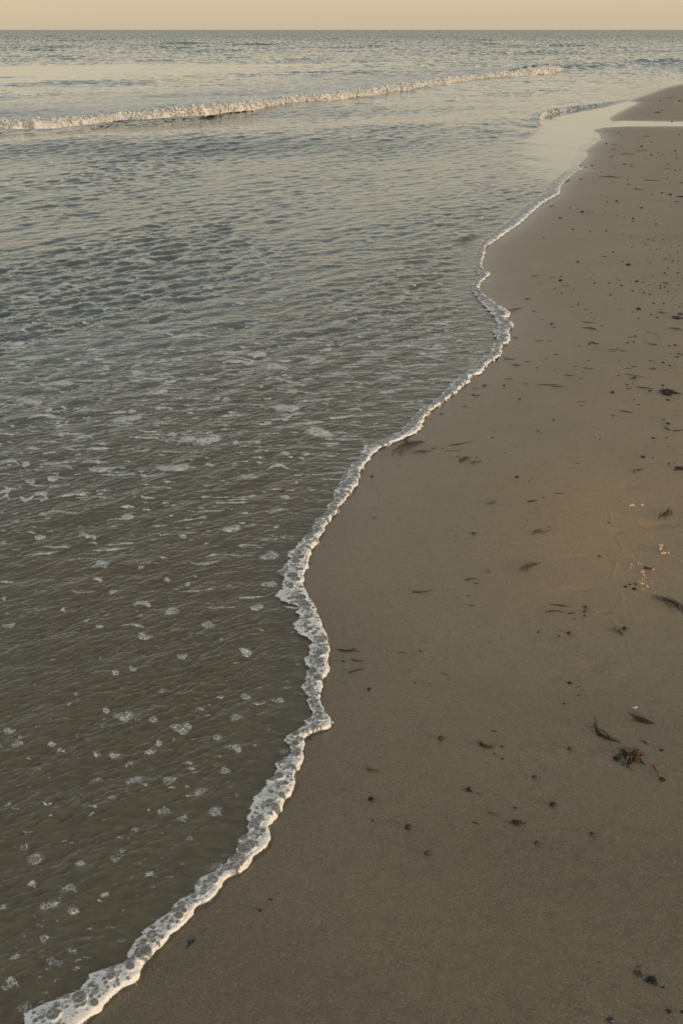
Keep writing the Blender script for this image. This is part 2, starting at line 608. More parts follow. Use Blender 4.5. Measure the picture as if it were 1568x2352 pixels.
K6 = 0.6125 / 2.61333
CR = {
    'R1': crop(1960, 300, K6), 'R2': crop(1960, 700, K6), 'R3': crop(1960, 1100, K6), 'R4': crop(1360, 1100, K6),
    'R5': crop(1360, 1500, K6), 'R6': crop(1960, 1500, K6), 'R7': crop(1960, 1900, K6), 'R8': crop(1360, 1900, K6),
    'R9': crop(1160, 2300, K6), 'RA': crop(1960, 2300, K6), 'RB': crop(1160, 2700, K6), 'RC': crop(1560, 2700, K6),
    'RD': crop(2060, 2600, 0.6125 / 3.136), 'RE': crop(1560, 2900, 0.6125 / 2.24), 'RF': crop(2160, 3540, 0.6125 / 3.92),
    'RG': crop(560, 3300, K6),
}


def cpt(key, x, y):
    X, Y = CR[key](x, y)
    gx, gy = ground(X, Y, 0.012)
    return np.array([float(gx), float(gy)])


def cscale(key, x, y, w):
    a, b = cpt(key, x - w / 2, y), cpt(key, x + w / 2, y)
    return float(np.hypot(*(b - a)))

# ------------------------------------------------------------------ things lying on the sand (noted from the photo)
# S strand: (crop, x0, y0, x1, y1, thickness, colour, label)      T tuft: the same, several strands from a root at the second point
# P pebble: (crop, x, y, width, colour, label)     N snail shell     C clump     F forked weed (root first)     W wood chip
S = [
    ('R1', 910, 520, 962, 518, 7, 'b'), ('R1', 1165, 552, 1255, 553, 8, 'd', 'arched dark strand on the far sand near the rivulet'), ('R1', 865, 632, 918, 632, 6, 'b'), ('R1', 865, 677, 907, 677, 10, 'b'),
    ('R1', 1105, 690, 1220, 685, 8, 'd'), ('R1', 950, 722, 1090, 728, 9, 'd'), ('R1', 1020, 825, 1095, 830, 6, 'd'), ('R1', 1035, 848, 1090, 850, 5, 'b'), ('R1', 1005, 1020, 1062, 1022, 9, 'b'),
    ('R1', 1180, 980, 1345, 985, 9, 'd', 'long thin broken line of weed on the upper right sand'), ('R1', 1380, 870, 1455, 875, 6, 'b'), ('R1', 1400, 820, 1436, 822, 8, 'd'), ('R1', 410, 992, 465, 968, 9, 'd'),
    ('R1', 545, 975, 578, 960, 8, 'd'), ('R1', 505, 884, 592, 876, 10, 'k', 'dark stick lying at the edge of the far wet sand'), ('R1', 1415, 185, 1500, 163, 8, 'b'),
    ('R2', 255, 185, 315, 182, 9, 'd'), ('R2', 1180, 570, 1216, 562, 10, 'd'), ('R2', 80, 874, 165, 865, 10, 'b', 'brown frayed blade on smooth sand beside the foam bay'), ('R2', 265, 886, 315, 886, 6, 'd'),
    ('R2', 140, 945, 172, 938, 7, 'd'), ('R2', 380, 966, 465, 969, 6, 'b'), ('R2', 1055, 20, 1205, 28, 6, 'd'),
    ('R3', 90, 168, 125, 168, 7, 'b'), ('R3', 295, 324, 332, 325, 6, 'b'), ('R3', 470, 128, 502, 130, 6, 'b'), ('R3', 588, 147, 645, 155, 6, 'd'), ('R3', 572, 271, 742, 292, 7, 'k', 'long straight black blade above a brown tuft'),
    ('R3', 755, 315, 800, 320, 6, 'b'), ('R3', 1215, 375, 1250, 388, 6, 'd'), ('R3', 1278, 396, 1322, 398, 5, 'b'), ('R3', 1310, 436, 1348, 440, 7, 'd'), ('R3', 1025, 431, 1078, 431, 6, 'd'),
    ('R3', 1170, 480, 1232, 482, 7, 'b'), ('R3', 830, 553, 930, 549, 7, 'd', 'upper of two parallel brown blades by a dark pebble'), ('R3', 830, 568, 920, 570, 6, 'b', 'lower of two parallel brown blades by a dark pebble'),
    ('R3', 945, 563, 1018, 568, 10, 'b'), ('R3', 530, 508, 572, 514, 7, 'd'), ('R3', 115, 454, 206, 452, 7, 'd'), ('R3', 240, 459, 290, 460, 6, 'b'), ('R3', 295, 590, 352, 592, 9, 'd'), ('R3', 210, 636, 252, 632, 7, 'd'),
    ('R3', 15, 660, 92, 660, 7, 'b'), ('R3', 625, 656, 662, 660, 6, 'b'), ('R3', 1060, 722, 1117, 724, 8, 'd'), ('R3', 995, 741, 1072, 743, 7, 'd'), ('R3', 490, 712, 542, 714, 5, 'b'), ('R3', 575, 728, 686, 740, 8, 'd'),
    ('R3', 570, 772, 606, 772, 5, 'b'), ('R3', 400, 798, 497, 805, 10, 'd', 'short thick dark brown blade in the middle of the sand'), ('R3', 545, 836, 582, 838, 5, 'd'), ('R3', 1225, 664, 1287, 668, 9, 'd'),
    ('R3', 1508, 597, 1580, 607, 14, 'd', 'dark blade cut by the right edge of the picture'), ('R3', 0, 876, 57, 878, 7, 'd'), ('R3', 130, 883, 378, 893, 8, 'd', 'long thin dark blade lying over a brown one'),
    ('R3', 280, 912, 402, 910, 12, 'b', 'brown blade lying just below a long thin dark one'), ('R3', 1010, 938, 1070, 938, 9, 'b'), ('R3', 1118, 920, 1272, 948, 14, 'k', 'thick black stick pointing at the big dark weed clump'),
    ('R3', 990, 795, 1188, 826, 9, 'd', 'long curved dark strand ending in a small knot'), ('R4', 1415, 156, 1568, 134, 16, 'k', 'black twig with a knobbly end beside the foam tips'),
    ('R4', 828, 803, 905, 828, 22, 'k', 'black twig end sticking out of the water behind the foam'), ('R4', 1465, 412, 1492, 413, 8, 'd'), ('R4', 1390, 498, 1425, 492, 8, 'd'), ('R4', 1370, 605, 1432, 607, 7, 'd'),
    ('R4', 1380, 633, 1492, 627, 11, 'b', 'straight brown blade beside the black stone in the foam'), ('R4', 1390, 823, 1464, 824, 7, 'd'), ('R4', 1060, 912, 1147, 912, 6, 'd'),
    ('R5', 665, 465, 742, 449, 7, 'b'), ('R5', 770, 457, 803, 455, 7, 'd'), ('R5', 840, 433, 1052, 400, 9, 'd', 'thin straight brown stalk right of the large tuft by the foam'), ('R5', 980, 550, 1042, 543, 8, 'd'),
    ('R5', 1120, 604, 1162, 595, 9, 'd'), ('R5', 1255, 360, 1288, 357, 8, 'd'), ('R5', 1380, 508, 1407, 508, 8, 'd'), ('R5', 975, 52, 1027, 42, 10, 'd', 'small dark brown blade near the upper foam edge'),
    ('R5', 755, 121, 792, 111, 12, 'd', 'short black brown stub just outside the foam line'), ('R5', 800, 486, 982, 475, 5, 'v'), ('R5', 905, 543, 960, 537, 5, 'b'),
    ('R6', 528, 23, 562, 20, 8, 'd'), ('R6', 570, 14, 610, 20, 8, 'd'), ('R6', 548, 55, 587, 61, 7, 'd'), ('R6', 945, 108, 1080, 129, 11, 'd', 'long dark blade with two knots, a faint groove behind it'),
    ('R6', 1468, 306, 1580, 290, 14, 'd', 'dark brown blade reaching in from the right edge'), ('R6', 1388, 376, 1422, 364, 10, 'd'), ('R6', 308, 912, 397, 910, 8, 'd', 'small thin dark sliver left of the first shoe print'),
    ('R6', 40, 992, 152, 976, 12, 'b', 'thin brown blade with a ragged end above an orange one'), ('R6', 185, 951, 216, 945, 9, 'd'),
    ('R7', 80, 268, 282, 215, 17, 'o', 'slim curved orange brown blade on damp sand'), ('R7', 100, 241, 178, 211, 12, 'd'), ('R7', 230, 195, 270, 192, 7, 'd'), ('R7', 258, 945, 445, 966, 9, 'k', 'thin bent black stick on the sand'),
    ('R7', 220, 1018, 382, 1012, 14, 'b', 'straight brown blade just below the thin black stick'), ('R7', 440, 1036, 522, 1028, 12, 'b', 'short brown blade right of the straight one below the black stick'), ('R8', 90, 98, 132, 93, 8, 'd'),
    ('R8', 480, 821, 682, 814, 15, 'b', 'single dark brown blade alone in the middle of the sand'), ('R8', 1000, 706, 1112, 691, 18, 'v', 'olive brown flat blade lying level'), ('R8', 1085, 747, 1142, 738, 9, 'b'),
    ('R8', 1015, 859, 1062, 862, 8, 'd'), ('R8', 1033, 952, 1098, 958, 11, 'd'), ('R8', 1212, 628, 1244, 626, 9, 'k'),
    ('R9', 270, 323, 348, 332, 12, 'k', 'short dark weed blade, topmost of those beside the foam'), ('R9', 415, 320, 457, 318, 8, 'd'), ('R9', 300, 347, 492, 346, 18, 'd', 'thick dark brown blade close to the foam line'),
    ('R9', 405, 424, 527, 448, 13, 'd', 'brown blade with a kink, third down beside the foam'), ('R9', 375, 555, 528, 514, 17, 'b', 'curved brown blade, lowest of those beside the foam'), ('R9', 330, 650, 372, 649, 8, 'b'), ('R9', 1070, 350, 1106, 355, 11, 'k'),
    ('R9', 860, 355, 957, 368, 7, 'b'), ('R9', 1288, 569, 1367, 592, 8, 'b'), ('R9', 1335, 622, 1372, 635, 7, 'b'),
    ('RB', 285, 657, 352, 645, 11, 'o', 'small orange brown stalk with a knob at its end'), ('RC', 742, 92, 790, 101, 13, 'd', 'small dark brown scrap above the brown blade with a tail'), ('RC', 588, 700, 632, 716, 10, 'v', 'small olive scrap right of the black fork'),
    ('RC', 540, 984, 622, 1008, 15, 'd', 'slim dark scrap left of the weed with shells'), ('RC', 675, 872, 832, 932, 17, 'o', 'wavy orange brown strand trailing from the weed with shells'),
    ('RD', 1095, 545, 1158, 597, 16, 'd', 'small dark brown curl right of the big weed clump'), ('RD', 1055, 536, 1086, 541, 9, 'd'), ('RF', 302, 255, 358, 256, 12, 'b'), ('RF', 878, 335, 968, 308, 12, 'd'),
    ('RG', 1160, 158, 1216, 167, 12, 'd', 'small dark brown scrap on the lower sand above a darker one'),
]
T = [
    ('R1', 735, 942, 962, 955, 20, 'k', 'long dark tuft with a frayed end on the far sand'), ('R1', 1260, 322, 1355, 322, 26, 'd', 'brown weed tuft on the far sand beyond the rivulet'), ('R2', 765, 690, 815, 680, 16, 'b', 'brown tuft with a low flat shape in open sand'),
    ('R2', 340, 300, 385, 305, 24, 'd', 'small upright dark tuft near the far foam fringe'), ('R2', 1350, 945, 1430, 940, 24, 'd', 'brown tuft among the scattered black pebbles'), ('R2', 1470, 148, 1530, 148, 18, 'd', 'flat dark tuft at the right edge under a black clump'),
    ('R3', 5, 48, 68, 44, 20, 'd', 'dark brown flattened tuft above the knobbly black twig'), ('R3', 562, 332, 735, 352, 26, 'b', 'long brown tuft just below a straight black blade'), ('R3', 1300, 180, 1410, 197, 24, 'd', 'curled dark tuft left of the shell strewn weed clump'),
    ('R3', 1410, 350, 1555, 355, 24, 'b', 'brown tuft near the right edge below the shell strewn clump'), ('R3', 1215, 500, 1312, 512, 26, 'd', 'dark tuft beside two black pebbles'), ('R3', 645, 468, 728, 498, 30, 'd', 'dark brown bent tuft beside a black pebble'),
    ('R3', 1225, 738, 1298, 755, 24, 'd', 'small two toned tuft, black on its left end'), ('R3', 1482, 622, 1522, 634, 24, 'd'), ('R4', 1455, 685, 1542, 694, 20, 'd', 'flat brown tuft below the straight blade by the foam'),
    ('R5', 285, 525, 560, 380, 50, 'b', 'large brown tuft touching the foam line'), ('R5', 468, 514, 668, 476, 30, 'd', 'thick dark brown frond right of the large tuft by the foam'), ('R5', 922, 614, 1032, 554, 38, 'b', 'folded reddish brown blade on the middle sand'),
    ('R5', 1045, 614, 1108, 590, 30, 'b', 'thin brown rootlets right of the folded blade'), ('R5', 1198, 1012, 1312, 984, 36, 'o', 'orange brown frayed tuft in warm light'), ('R6', 1392, 250, 1430, 308, 24, 'b', 'brown tuft hanging below a black stone near the right edge'),
    ('R6', 1085, 722, 1166, 668, 24, 'b', 'reddish brown club shaped tuft above the first shoe print'), ('R7', -60, 640, 155, 535, 42, 'o', 'bright orange brown hooked frond on damp sand'), ('R7', 1300, 122, 1455, 20, 40, 'd', 'dark curled frond lying in the second shoe print'),
    ('R7', 1300, 850, 1590, 1030, 56, 'd', 'big dark brown frond running off the right edge'), ('RA', 862, 126, 990, 208, 34, 'b', 'broad brown frond with a pointed tip beside a small shell'), ('RB', 530, 442, 668, 485, 36, 'v', 'olive brown matted blade with a ridge of sand behind'),
    ('RC', 578, 200, 778, 260, 46, 'b', 'brown frond with a pointed tail in the lower sand'), ('RD', 930, 205, 1208, 362, 62, 'd', 'bundle of dark wiry strands below the pale shell flake'), ('RD', 420, 285, 778, 588, 62, 'd', 'long dark tapering frond leading to the big weed clump'),
]
PEBBLES = [('R1', x, y, w, 'd') for x, y, w in [(1340, 205, 18), (1530, 208, 26), (1355, 300, 16), (1250, 295, 14), (965, 545, 14), (1255, 610, 16), (815, 622, 24), (1160, 653, 28), (865, 748, 24), (895, 742, 12), (990, 825, 26),
     (675, 835, 22), (905, 860, 12), (765, 900, 18), (1020, 972, 18), (1410, 970, 20), (1490, 888, 22), (1535, 888, 18), (1500, 765, 22), (1525, 540, 20), (1490, 695, 22), (1505, 730, 14), (1320, 712, 14), (1340, 750, 12),
     (1255, 735, 24), (1370, 730, 14), (1195, 773, 12), (1550, 1008, 28), (1440, 1005, 14), (960, 653, 12), (1205, 345, 12), (1440, 720, 12), (1080, 958, 10), (920, 832, 12), (560, 835, 30), (615, 845, 16), (700, 862, 14)]]
PEBBLES += [('R1', 1458, 405, 26, 'k', 'dark pebble on the near bank of the far rivulet')]
PEBBLES += [('R2', x, y, w, 'd') for x, y, w in [(460, 205, 16), (525, 220, 10), (632, 242, 12), (678, 247, 16), (805, 245, 14), (535, 253, 10), (643, 266, 10), (915, 143, 34), (822, 152, 18), (822, 100, 10), (1160, 210, 32),
      (1075, 315, 26), (1072, 342, 20), (990, 300, 14), (918, 285, 12), (1298, 368, 24), (657, 441, 18), (813, 437, 22), (203, 500, 18), (975, 475, 12), (1060, 495, 16), (1063, 598, 18), (1225, 517, 18), (1277, 527, 18),
      (1365, 517, 20), (1415, 406, 12), (1375, 470, 12), (1470, 495, 10), (1495, 500, 12), (1242, 621, 14), (1308, 617, 16), (1343, 620, 14), (883, 640, 24), (978, 729, 18), (1398, 702, 18), (1378, 714, 12), (1466, 728, 20),
      (1435, 672, 14), (1513, 648, 18), (1420, 800, 18), (1387, 843, 26), (1525, 805, 12), (1512, 840, 22), (637, 824, 10), (659, 834, 12), (690, 850, 12), (600, 857, 10), (483, 820, 8), (370, 877, 20), (37, 938, 10), (700, 941, 24),
      (840, 941, 26), (965, 966, 28), (915, 898, 14), (945, 918, 20), (1058, 932, 16), (1132, 910, 12), (1175, 935, 22), (1200, 912, 10), (1087, 880, 10), (1343, 970, 24), (1385, 980, 24), (1345, 995, 22), (1465, 922, 14),
      (1440, 955, 14), (1520, 962, 14), (1072, 1018, 22), (1183, 1035, 26), (1420, 1025, 22), (1495, 1022, 16), (495, 1003, 20), (310, 990, 18), (378, 1038, 20), (1440, 78, 32), (1358, 60, 28), (1263, 77, 16), (1110, 18, 20),
      (1250, 752, 12), (1218, 715, 12), (1268, 870, 16), (1285, 935, 12), (1230, 958, 12), (1268, 960, 14), (855, 778, 10), (820, 641, 12), (1205, 338, 14), (1455, 190, 10), (1290, 280, 8), (1040, 905, 8), (1145, 1000, 10),
      (1320, 930, 10), (1400, 955, 12), (1415, 985, 10), (1460, 990, 10), (1525, 925, 12), (1540, 870, 12), (1560, 895, 12), (1410, 860, 10), (1520, 765, 14), (1515, 730, 18), (1450, 745, 10), (1340, 560, 10), (1390, 555, 12),
      (1450, 592, 12), (1525, 578, 16), (1555, 610, 10), (1180, 890, 10), (1105, 915, 8), (1225, 925, 10), (662, 898, 14), (860, 1038, 12), (925, 940, 10)]]
PEBBLES += [('R2', 580, 248, 36, 'k', 'flat black pebble, widest of a small row on the upper sand'), ('R2', 490, 417, 24, 'k', 'round black pebble alone on the smooth upper sand'), ('R2', 1028, 762, 42, 'k', 'arched black pebble below a brown low tuft'),
      ('R2', 535, 734, 30, 'd', 'dark pointed pebble in the clean upper sand'), ('R2', 368, 917, 40, 'k', 'flat black pebble just under a smaller one beside the foam bay'), ('R2', 1115, 926, 36, 'k', 'flat black pebble left of the brown tuft among pebbles')]
PEBBLES += [('R3', x, y, w, 'd') for x, y, w in [(187, 247, 14), (540, 101, 24), (668, 188, 16), (698, 257, 14), (855, 13, 26), (1070, 183, 16), (1130, 245, 18), (1255, 208, 22), (1278, 96, 28), (1375, 95, 24), (1352, 158, 18),
      (1450, 67, 14), (1470, 45, 18), (1405, 52, 10), (1475, 108, 14), (1530, 130, 18), (1555, 97, 12), (1240, 8, 22), (905, 50, 12), (948, 154, 10), (710, 217, 10), (137, 720, 18), (940, 664, 14), (1035, 692, 16), (310, 750, 14),
      (1440, 594, 16), (935, 810, 22), (1500, 795, 14), (1485, 698, 14), (1240, 842, 12), (1115, 363, 10), (1390, 760, 12), (1330, 765, 10), (490, 463, 8), (1360, 515, 8)]]
PEBBLES += [('R3', 282, 290, 32, 'k', 'black pebble with a streak of brown sand trailing right'), ('R3', 1128, 152, 42, 'k', 'wide black pebble in open sand left of the weed clumps'), ('R3', 1022, 488, 30, 's', 'black shell with a pale glint beside a faint grey one'),
      ('R3', 1082, 478, 26, 'g', 'faint grey shell right of a glinting black one'), ('R3', 1098, 422, 28, 'k', 'black pebble at the end of a thin dark strand'), ('R3', 1430, 517, 24, 'k', 'rounded black pebble right of the dark tuft'),
      ('R3', 1490, 512, 36, 's', 'black broken shell near the right edge beside a rounded pebble'), ('R3', 645, 494, 26, 'k', 'black pebble left of the dark brown bent tuft'), ('R3', 923, 546, 18, 'k', 'dark pebble at the tip of two parallel blades'),
      ('R3', 1435, 714, 26, 'k', 'black pebble with a small tail right of the two toned tuft'), ('R3', 1370, 685, 30, 'k', 'flat black pebble above the two toned tuft'), ('R3', 1018, 900, 24, 'k', 'small dark stone left of the thick black stick'),
      ('R3', 1240, 962, 28, 'k', 'dark stone just under the thick black stick'), ('R3', 1365, 910, 28, 'k', 'black pebble above the big dark weed clump'), ('R3', 872, 976, 40, 'r', 'brown oval shell with a pale tip on clean sand'),
      ('R3', 1310, 236, 26, 'g', 'pale grey broken shell left of the shell strewn clump'), ('R4', 1297, 633, 54, 'k', 'black stone half buried in the foam edge'), ('R4', 1022, 822, 30, 'd', 'small dark stone pressed into the foam line'),
      ('R4', 1505, 423, 20, 'k'), ('R4', 1385, 893, 28, 'k', 'black pebble with a thin root on the sand above the dark fork'), ('R4', 1535, 1028, 32, 's', 'black shell with a hollow side on the middle sand'), ('R4', 1470, 506, 10, 'd'),
      ('R5', 88, 728, 30, 'k', 'black teardrop pebble near the curve of the foam'), ('R5', 232, 512, 10, 'k'), ('R5', 1110, 550, 20, 'd'), ('R5', 1150, 580, 14, 'd'), ('R5', 665, 168, 16, 'd')]
PEBBLES += [('R6', x, y, w, 'd') for x, y, w in [(880, 157, 26), (300, 196, 24), (148, 300, 24), (175, 318, 14), (750, 387, 18), (1480, 615, 16), (533, 619, 20), (1130, 48, 22), (1085, 3, 20), (1420, 456, 14), (1502, 148, 14),
      (835, 82, 8), (320, 287, 8), (378, 260, 8), (275, 298, 7), (210, 972, 9), (60, 786, 12), (82, 759, 14), (572, 690, 12), (1268, 567, 18), (1425, 626, 28), (545, 555, 8), (1135, 638, 7)]]
PEBBLES += [('R6', 1418, 5, 36, 'k', 'flat black pebble under the big dark weed clump'), ('R6', 1380, 195, 28, 'k', 'small black stone, upper of two near the right edge'), ('R6', 1420, 235, 42, 'k', 'larger black stone with brown weed hanging below'),
      ('R6', 1275, 377, 36, 'g', 'dark grey shell with a blue sheen at its side'), ('R6', 1490, 686, 30, 'd', 'dark scrap left of the brown clump at the right edge'),
      ('R7', 750, 474, 22, 'k', 'single black pebble on the sand left of the wood chips'), ('R7', 42, 130, 12, 'k'), ('R7', 1042, 752, 24, 'd', 'dark pebble beside the round black shell near the wood chips'),
      ('R7', 1000, 772, 28, 'r', 'reddish brown pebble, left of the group by the wood chips'), ('R7', 1090, 795, 36, 'k', 'flat black pebble, lowest of the group by the wood chips'), ('R7', 603, 1015, 24, 'k', 'black pebble under the open ring shell'),
      ('R7', 910, 797, 12, 'd'), ('R7', 905, 972, 10, 'd'), ('R7', 700, 1020, 9, 'd'), ('R7', 840, 146, 18, 'd'), ('R8', 1230, 605, 14, 'd'), ('R8', 933, 875, 13, 'd'), ('R9', 330, 440, 28, 'd', 'dark stub left of the kinked blade by the foam'),
      ('R9', 183, 405, 30, 'k', 'black pebble touching the foam line'), ('R9', 1038, 663, 14, 'k'), ('R9', 1018, 652, 8, 'k'), ('R9', 1178, 673, 14, 'k'), ('R9', 943, 57, 11, 'k'), ('R9', 200, 537, 9, 'd')]
PEBBLES += [('RA', x, y, w, 'k') for x, y, w in [(352, 208, 16), (542, 790, 18), (606, 793, 12), (512, 290, 9), (533, 300, 6), (525, 357, 11), (445, 368, 7), (494, 663, 8), (545, 655, 8), (540, 640, 7), (520, 716, 9), (545, 705, 12), (556, 698, 8),
      (572, 735, 8), (587, 743, 9), (570, 766, 7), (622, 828, 7), (628, 806, 6), (1333, 867, 8), (525, 893, 6), (588, 551, 7), (505, 42, 14), (605, 8, 20), (630, 843, 6)]]
PEBBLES += [('RA', 153, 170, 20, 'k', 'round black pebble left of the black and orange shell'), ('RA', 457, 670, 38, 'k', 'oval black pebble beside a scatter of tiny grains'), ('RA', 400, 872, 22, 'd', 'small brown pebble below the scatter of tiny grains'),
      ('RB', 602, 752, 46, 'k', 'dark green black oblong pebble with a streak behind it'), ('RB', 615, 959, 22, 'd', 'tiny brown pebble above the dark red stone'), ('RB', 965, 1036, 58, 'r', 'flat dark red oval stone on the lower sand'), ('RB', 1246, 484, 8, 'k'),
      ('RB', -2, 145, 30, 'b', 'brown stone showing under the foam line'), ('RC', 835, 248, 24, 'd', 'small dark pebble at the tip of the brown frond'), ('RC', 843, 368, 22, 'd', 'small dark pebble in a groove above the glossy black shell'),
      ('RC', 1335, 817, 50, 'k', 'angular black stone with a thin stem'), ('RC', 967, 850, 26, 'd', 'small brown grey pebble above the weed with shells'), ('RC', 203, 486, 7, 'k'), ('RE', 93, 655, 48, 'g', 'dark grey green stone on the lower sand'),
      ('RD', 795, 755, 78, 'k', 'smooth black stone left of the big weed clump'), ('RD', 1312, 659, 36, 'k', 'thin black scrap right of the big weed clump'), ('RD', 315, 131, 9, 'k'), ('RD', 222, 292, 12, 'k'), ('RD', 745, 676, 12, 'k'),
      ('RF', 1270, 633, 38, 'k', 'small black stone right of the black weed clump'), ('RF', 1560, 1000, 50, 'k', 'black stone cut by the lower right edge'), ('RG', 1083, 265, 30, 'd', 'small dark stone in a shallow scour on the lower sand')]
N = [('R5', 1512, 752, 44, 's', 'small black and white snail shell with a thin trail'), ('R7', 1103, 752, 34, 's', 'round black snail shell with a white glint by the wood chips'), ('R7', 606, 978, 48, 'g', 'open grey ring of broken shell above a black pebble'),
     ('R8', 1080, 258, 48, 's', 'black coiled shell with a light streak of sand behind'), ('RA', 450, 185, 46, 'u', 'black and orange shell on the middle sand'), ('RA', 988, 140, 52, 'd', 'small brown shell beside the broad brown frond'),
     ('RC', 235, 166, 66, 'u', 'rust orange snail shell with a black top and grooves behind'), ('RC', 763, 320, 22, 's', 'tiny dark ring shaped shell below the brown frond'), ('RC', 1160, 553, 56, 's', 'glossy black snail shell with a bright glint'),
     ('RC', 1500, 272, 54, 'g', 'dark snail shell alone at the right of the lower sand'), ('RE', 1010, 580, 40, 'g', 'grey green snail shell below the weed with shells'), ('RE', 1472, 511, 52, 'g', 'open broken shell with a pale hollow'),
     ('RF', 500, 1132, 112, 's', 'black shell with a pale opening at the bottom edge'), ('R3', 1080, 846, 58, 'g', 'bluish dark mussel shell below the long curved strand')]
C = [('R2', 1545, 96, 80, 34, 'k', 'black weed clump on the right edge of the upper sand'), ('R3', 1510, 242, 120, 50, 'k', 'black weed clump strewn with small shells at the right edge'), ('R3', 1545, 202, 80, 30, 'd', 'dark weed clump just above the shell strewn one'),
     ('R3', 1425, 977, 185, 75, 'k', 'big black matted weed clump on the upper right sand'), ('R6', 1545, 672, 110, 60, 'b', 'brown weed clump at the right edge above the second shoe print'), ('RC', 990, 1000, 140, 60, 'd', 'dark weed bundle holding small black shells'),
     ('RD', 970, 728, 285, 250, 'd', 'big brown and black weed clump on the lower right sand'), ('RF', 1110, 530, 190, 140, 'k', 'solid black weed clump in the lower right corner'), ('RF', 1355, 985, 100, 90, 'd', 'small dark weed scrap near the lower right edge'),
     ('RF', 900, 420, 150, 110, 'v', 'thin olive brown tangle left of the solid black clump'), ('R6', 1175, 560, 62, 36, 'k', 'small star shaped black tuft above the reddish tuft')]
F = [('R4', 1190, 905, 1170, 876, 1205, 876, 9, 'd', 'small forked twig on the sand near the foam'), ('R4', 1095, 990, 1062, 968, 1152, 984, 13, 'k', 'black forked twig shaped like a letter y'), ('R5', 435, 412, 395, 365, 470, 372, 13, 'k', 'black forked twig sticking out of the large tuft'),
     ('R9', 578, 745, 566, 705, 598, 705, 13, 'd', 'tiny dark forked weed beside the lower foam'), ('RC', 548, 688, 482, 655, 515, 640, 12, 'k', 'black five branched fork of weed on the lower sand'), ('RC', 548, 690, 480, 690, 500, 668, 11, 'k', None),
     ('RG', 362, 634, 405, 552, 455, 540, 16, 'k', 'black branched twig on the bare sand beside the lower foam'), ('RD', 960, 800, 820, 822, 905, 870, 18, 'k', 'thin black branching twig below the big weed clump')]
CHIPS = [('R6', 1065, 1028, 42), ('R6', 1165, 1025, 28), ('R7', 1250, 302, 48), ('R7', 1350, 373, 34), ('R7', 1345, 408, 46), ('R7', 1375, 450, 42), ('R7', 1423, 445, 24), ('R7', 1058, 563, 22), ('R7', 1050, 590, 13), ('R7', 1130, 548, 26),
     ('R7', 1155, 552, 20), ('R7', 1168, 632, 30), ('R7', 1182, 660, 24), ('R7', 1170, 690, 20), ('R7', 1195, 688, 12), ('R7', 1165, 708, 22), ('R7', 1185, 712, 14), ('R7', 1122, 722, 20), ('R7', 1142, 727, 18), ('R7', 1168, 748, 32),
     ('R7', 1210, 762, 20), ('R7', 1218, 778, 26), ('R7', 1175, 798, 20), ('R7', 1258, 722, 22), ('R7', 1118, 870, 16), ('R7', 1288, 828, 11), ('R7', 1315, 818, 10), ('R7', 1080, 479, 14), ('R7', 1112, 440, 12), ('R7', 1155, 450, 12),
     ('R7', 1210, 252, 12), ('R7', 1022, 625, 9), ('R7', 1260, 745, 10), ('R7', 1266, 280, 8), ('R7', 1430, 410, 10), ('R7', 1088, 387, 9), ('R7', 978, 731, 8)]
WLAB = {(1065, 1028): 'pale wood chip, larger of two below the first shoe print', (1165, 1025): 'pale wood chip, smaller of two below the first shoe print', (1250, 302): 'thin pale splinter below the second shoe print',
        (1350, 373): 'upper upright wood chip of the four near the right edge', (1345, 408): 'flat wood chip under the upright one near the right edge', (1375, 450): 'square wood chip, lowest of the four near the right edge',
        (1423, 445): 'small wood chip right of the square one'}
G = [('R2', 893, 820, 20, 'small white shell fragment on the upper sand'), ('R3', 928, 95, 13, 'tiny white shell fragment left of a wide black pebble'), ('RA', 1098, 913, 52, 'pale blue shell flake above a bundle of dark strands'),
     ('R3', 1485, 262, 16, 'white shell bit in the shell strewn black clump')]

SCOUR = []
for _e in PEBBLES + N:
    _k, _x, _y, _w = _e[:4]
    if _k in ('R7', 'RA', 'RB', 'RC', 'RD', 'RE', 'RF', 'RG', 'R8') and _w >= 16:
        _c = cpt(_k, _x, _y)
        _s = cscale(_k, _x, _y, _w)
        _d = np.array(ground(CR[_k](_x, _y)[0] - 60, CR[_k](_x, _y)[1] - (34 if _k in ('RC', 'RD', 'RE', 'RF', 'RA', 'RB') else 2))) - _c
        _d = _d / np.hypot(*_d)
        SCOUR.append((_c, max(_s, 0.006), (_d[0], _d[1], max(_s, 0.012) * 3.2) if _w >= 20 else None))

# ------------------------------------------------------------------ sand
TS = nonuni(math.radians(28), 0.00105, 0.05)
SG = Polar(np.concatenate([[0.05, 0.2, 0.5, 0.8, 1.0], radial_rows(1.15, 60, 0.62, 0.0032), [62, 66, 72, 80, 95, 120, 160]]), TS)
sz = sand_z(SG.x, SG.y, SG.d)
sun_patch = np.zeros_like(sz)


def paint_ridge(pts, h, w, fade=True):
    """a thin raised line of sand along a ground polyline"""
    pts = np.asarray(pts, float)
    # smooth the line a little
    for _ in range(2):
        q = np.empty((len(pts) * 2 - 2, 2))
        q[0::2] = pts[:-1] * 0.75 + pts[1:] * 0.25
        q[1::2] = pts[:-1] * 0.25 + pts[1:] * 0.75
        pts = np.vstack([pts[:1], q, pts[-1:]])
    c = (pts.min(0) + pts.max(0)) / 2
    rad = np.hypot(*(pts.max(0) - pts.min(0))) / 2 + 4 * w
    si, sj = SG.window(c[0], c[1], rad)
    X, Y = SG.x[si, sj], SG.y[si, sj]
    if X.size == 0:
        return
    d = seg_dist(X, Y, pts)
    sz[si, sj] += 0.6 * h * np.exp(-(d / (w * 0.8)) ** 2) * (0.6 + 0.4 * np.sin(37 * X + 23 * Y))


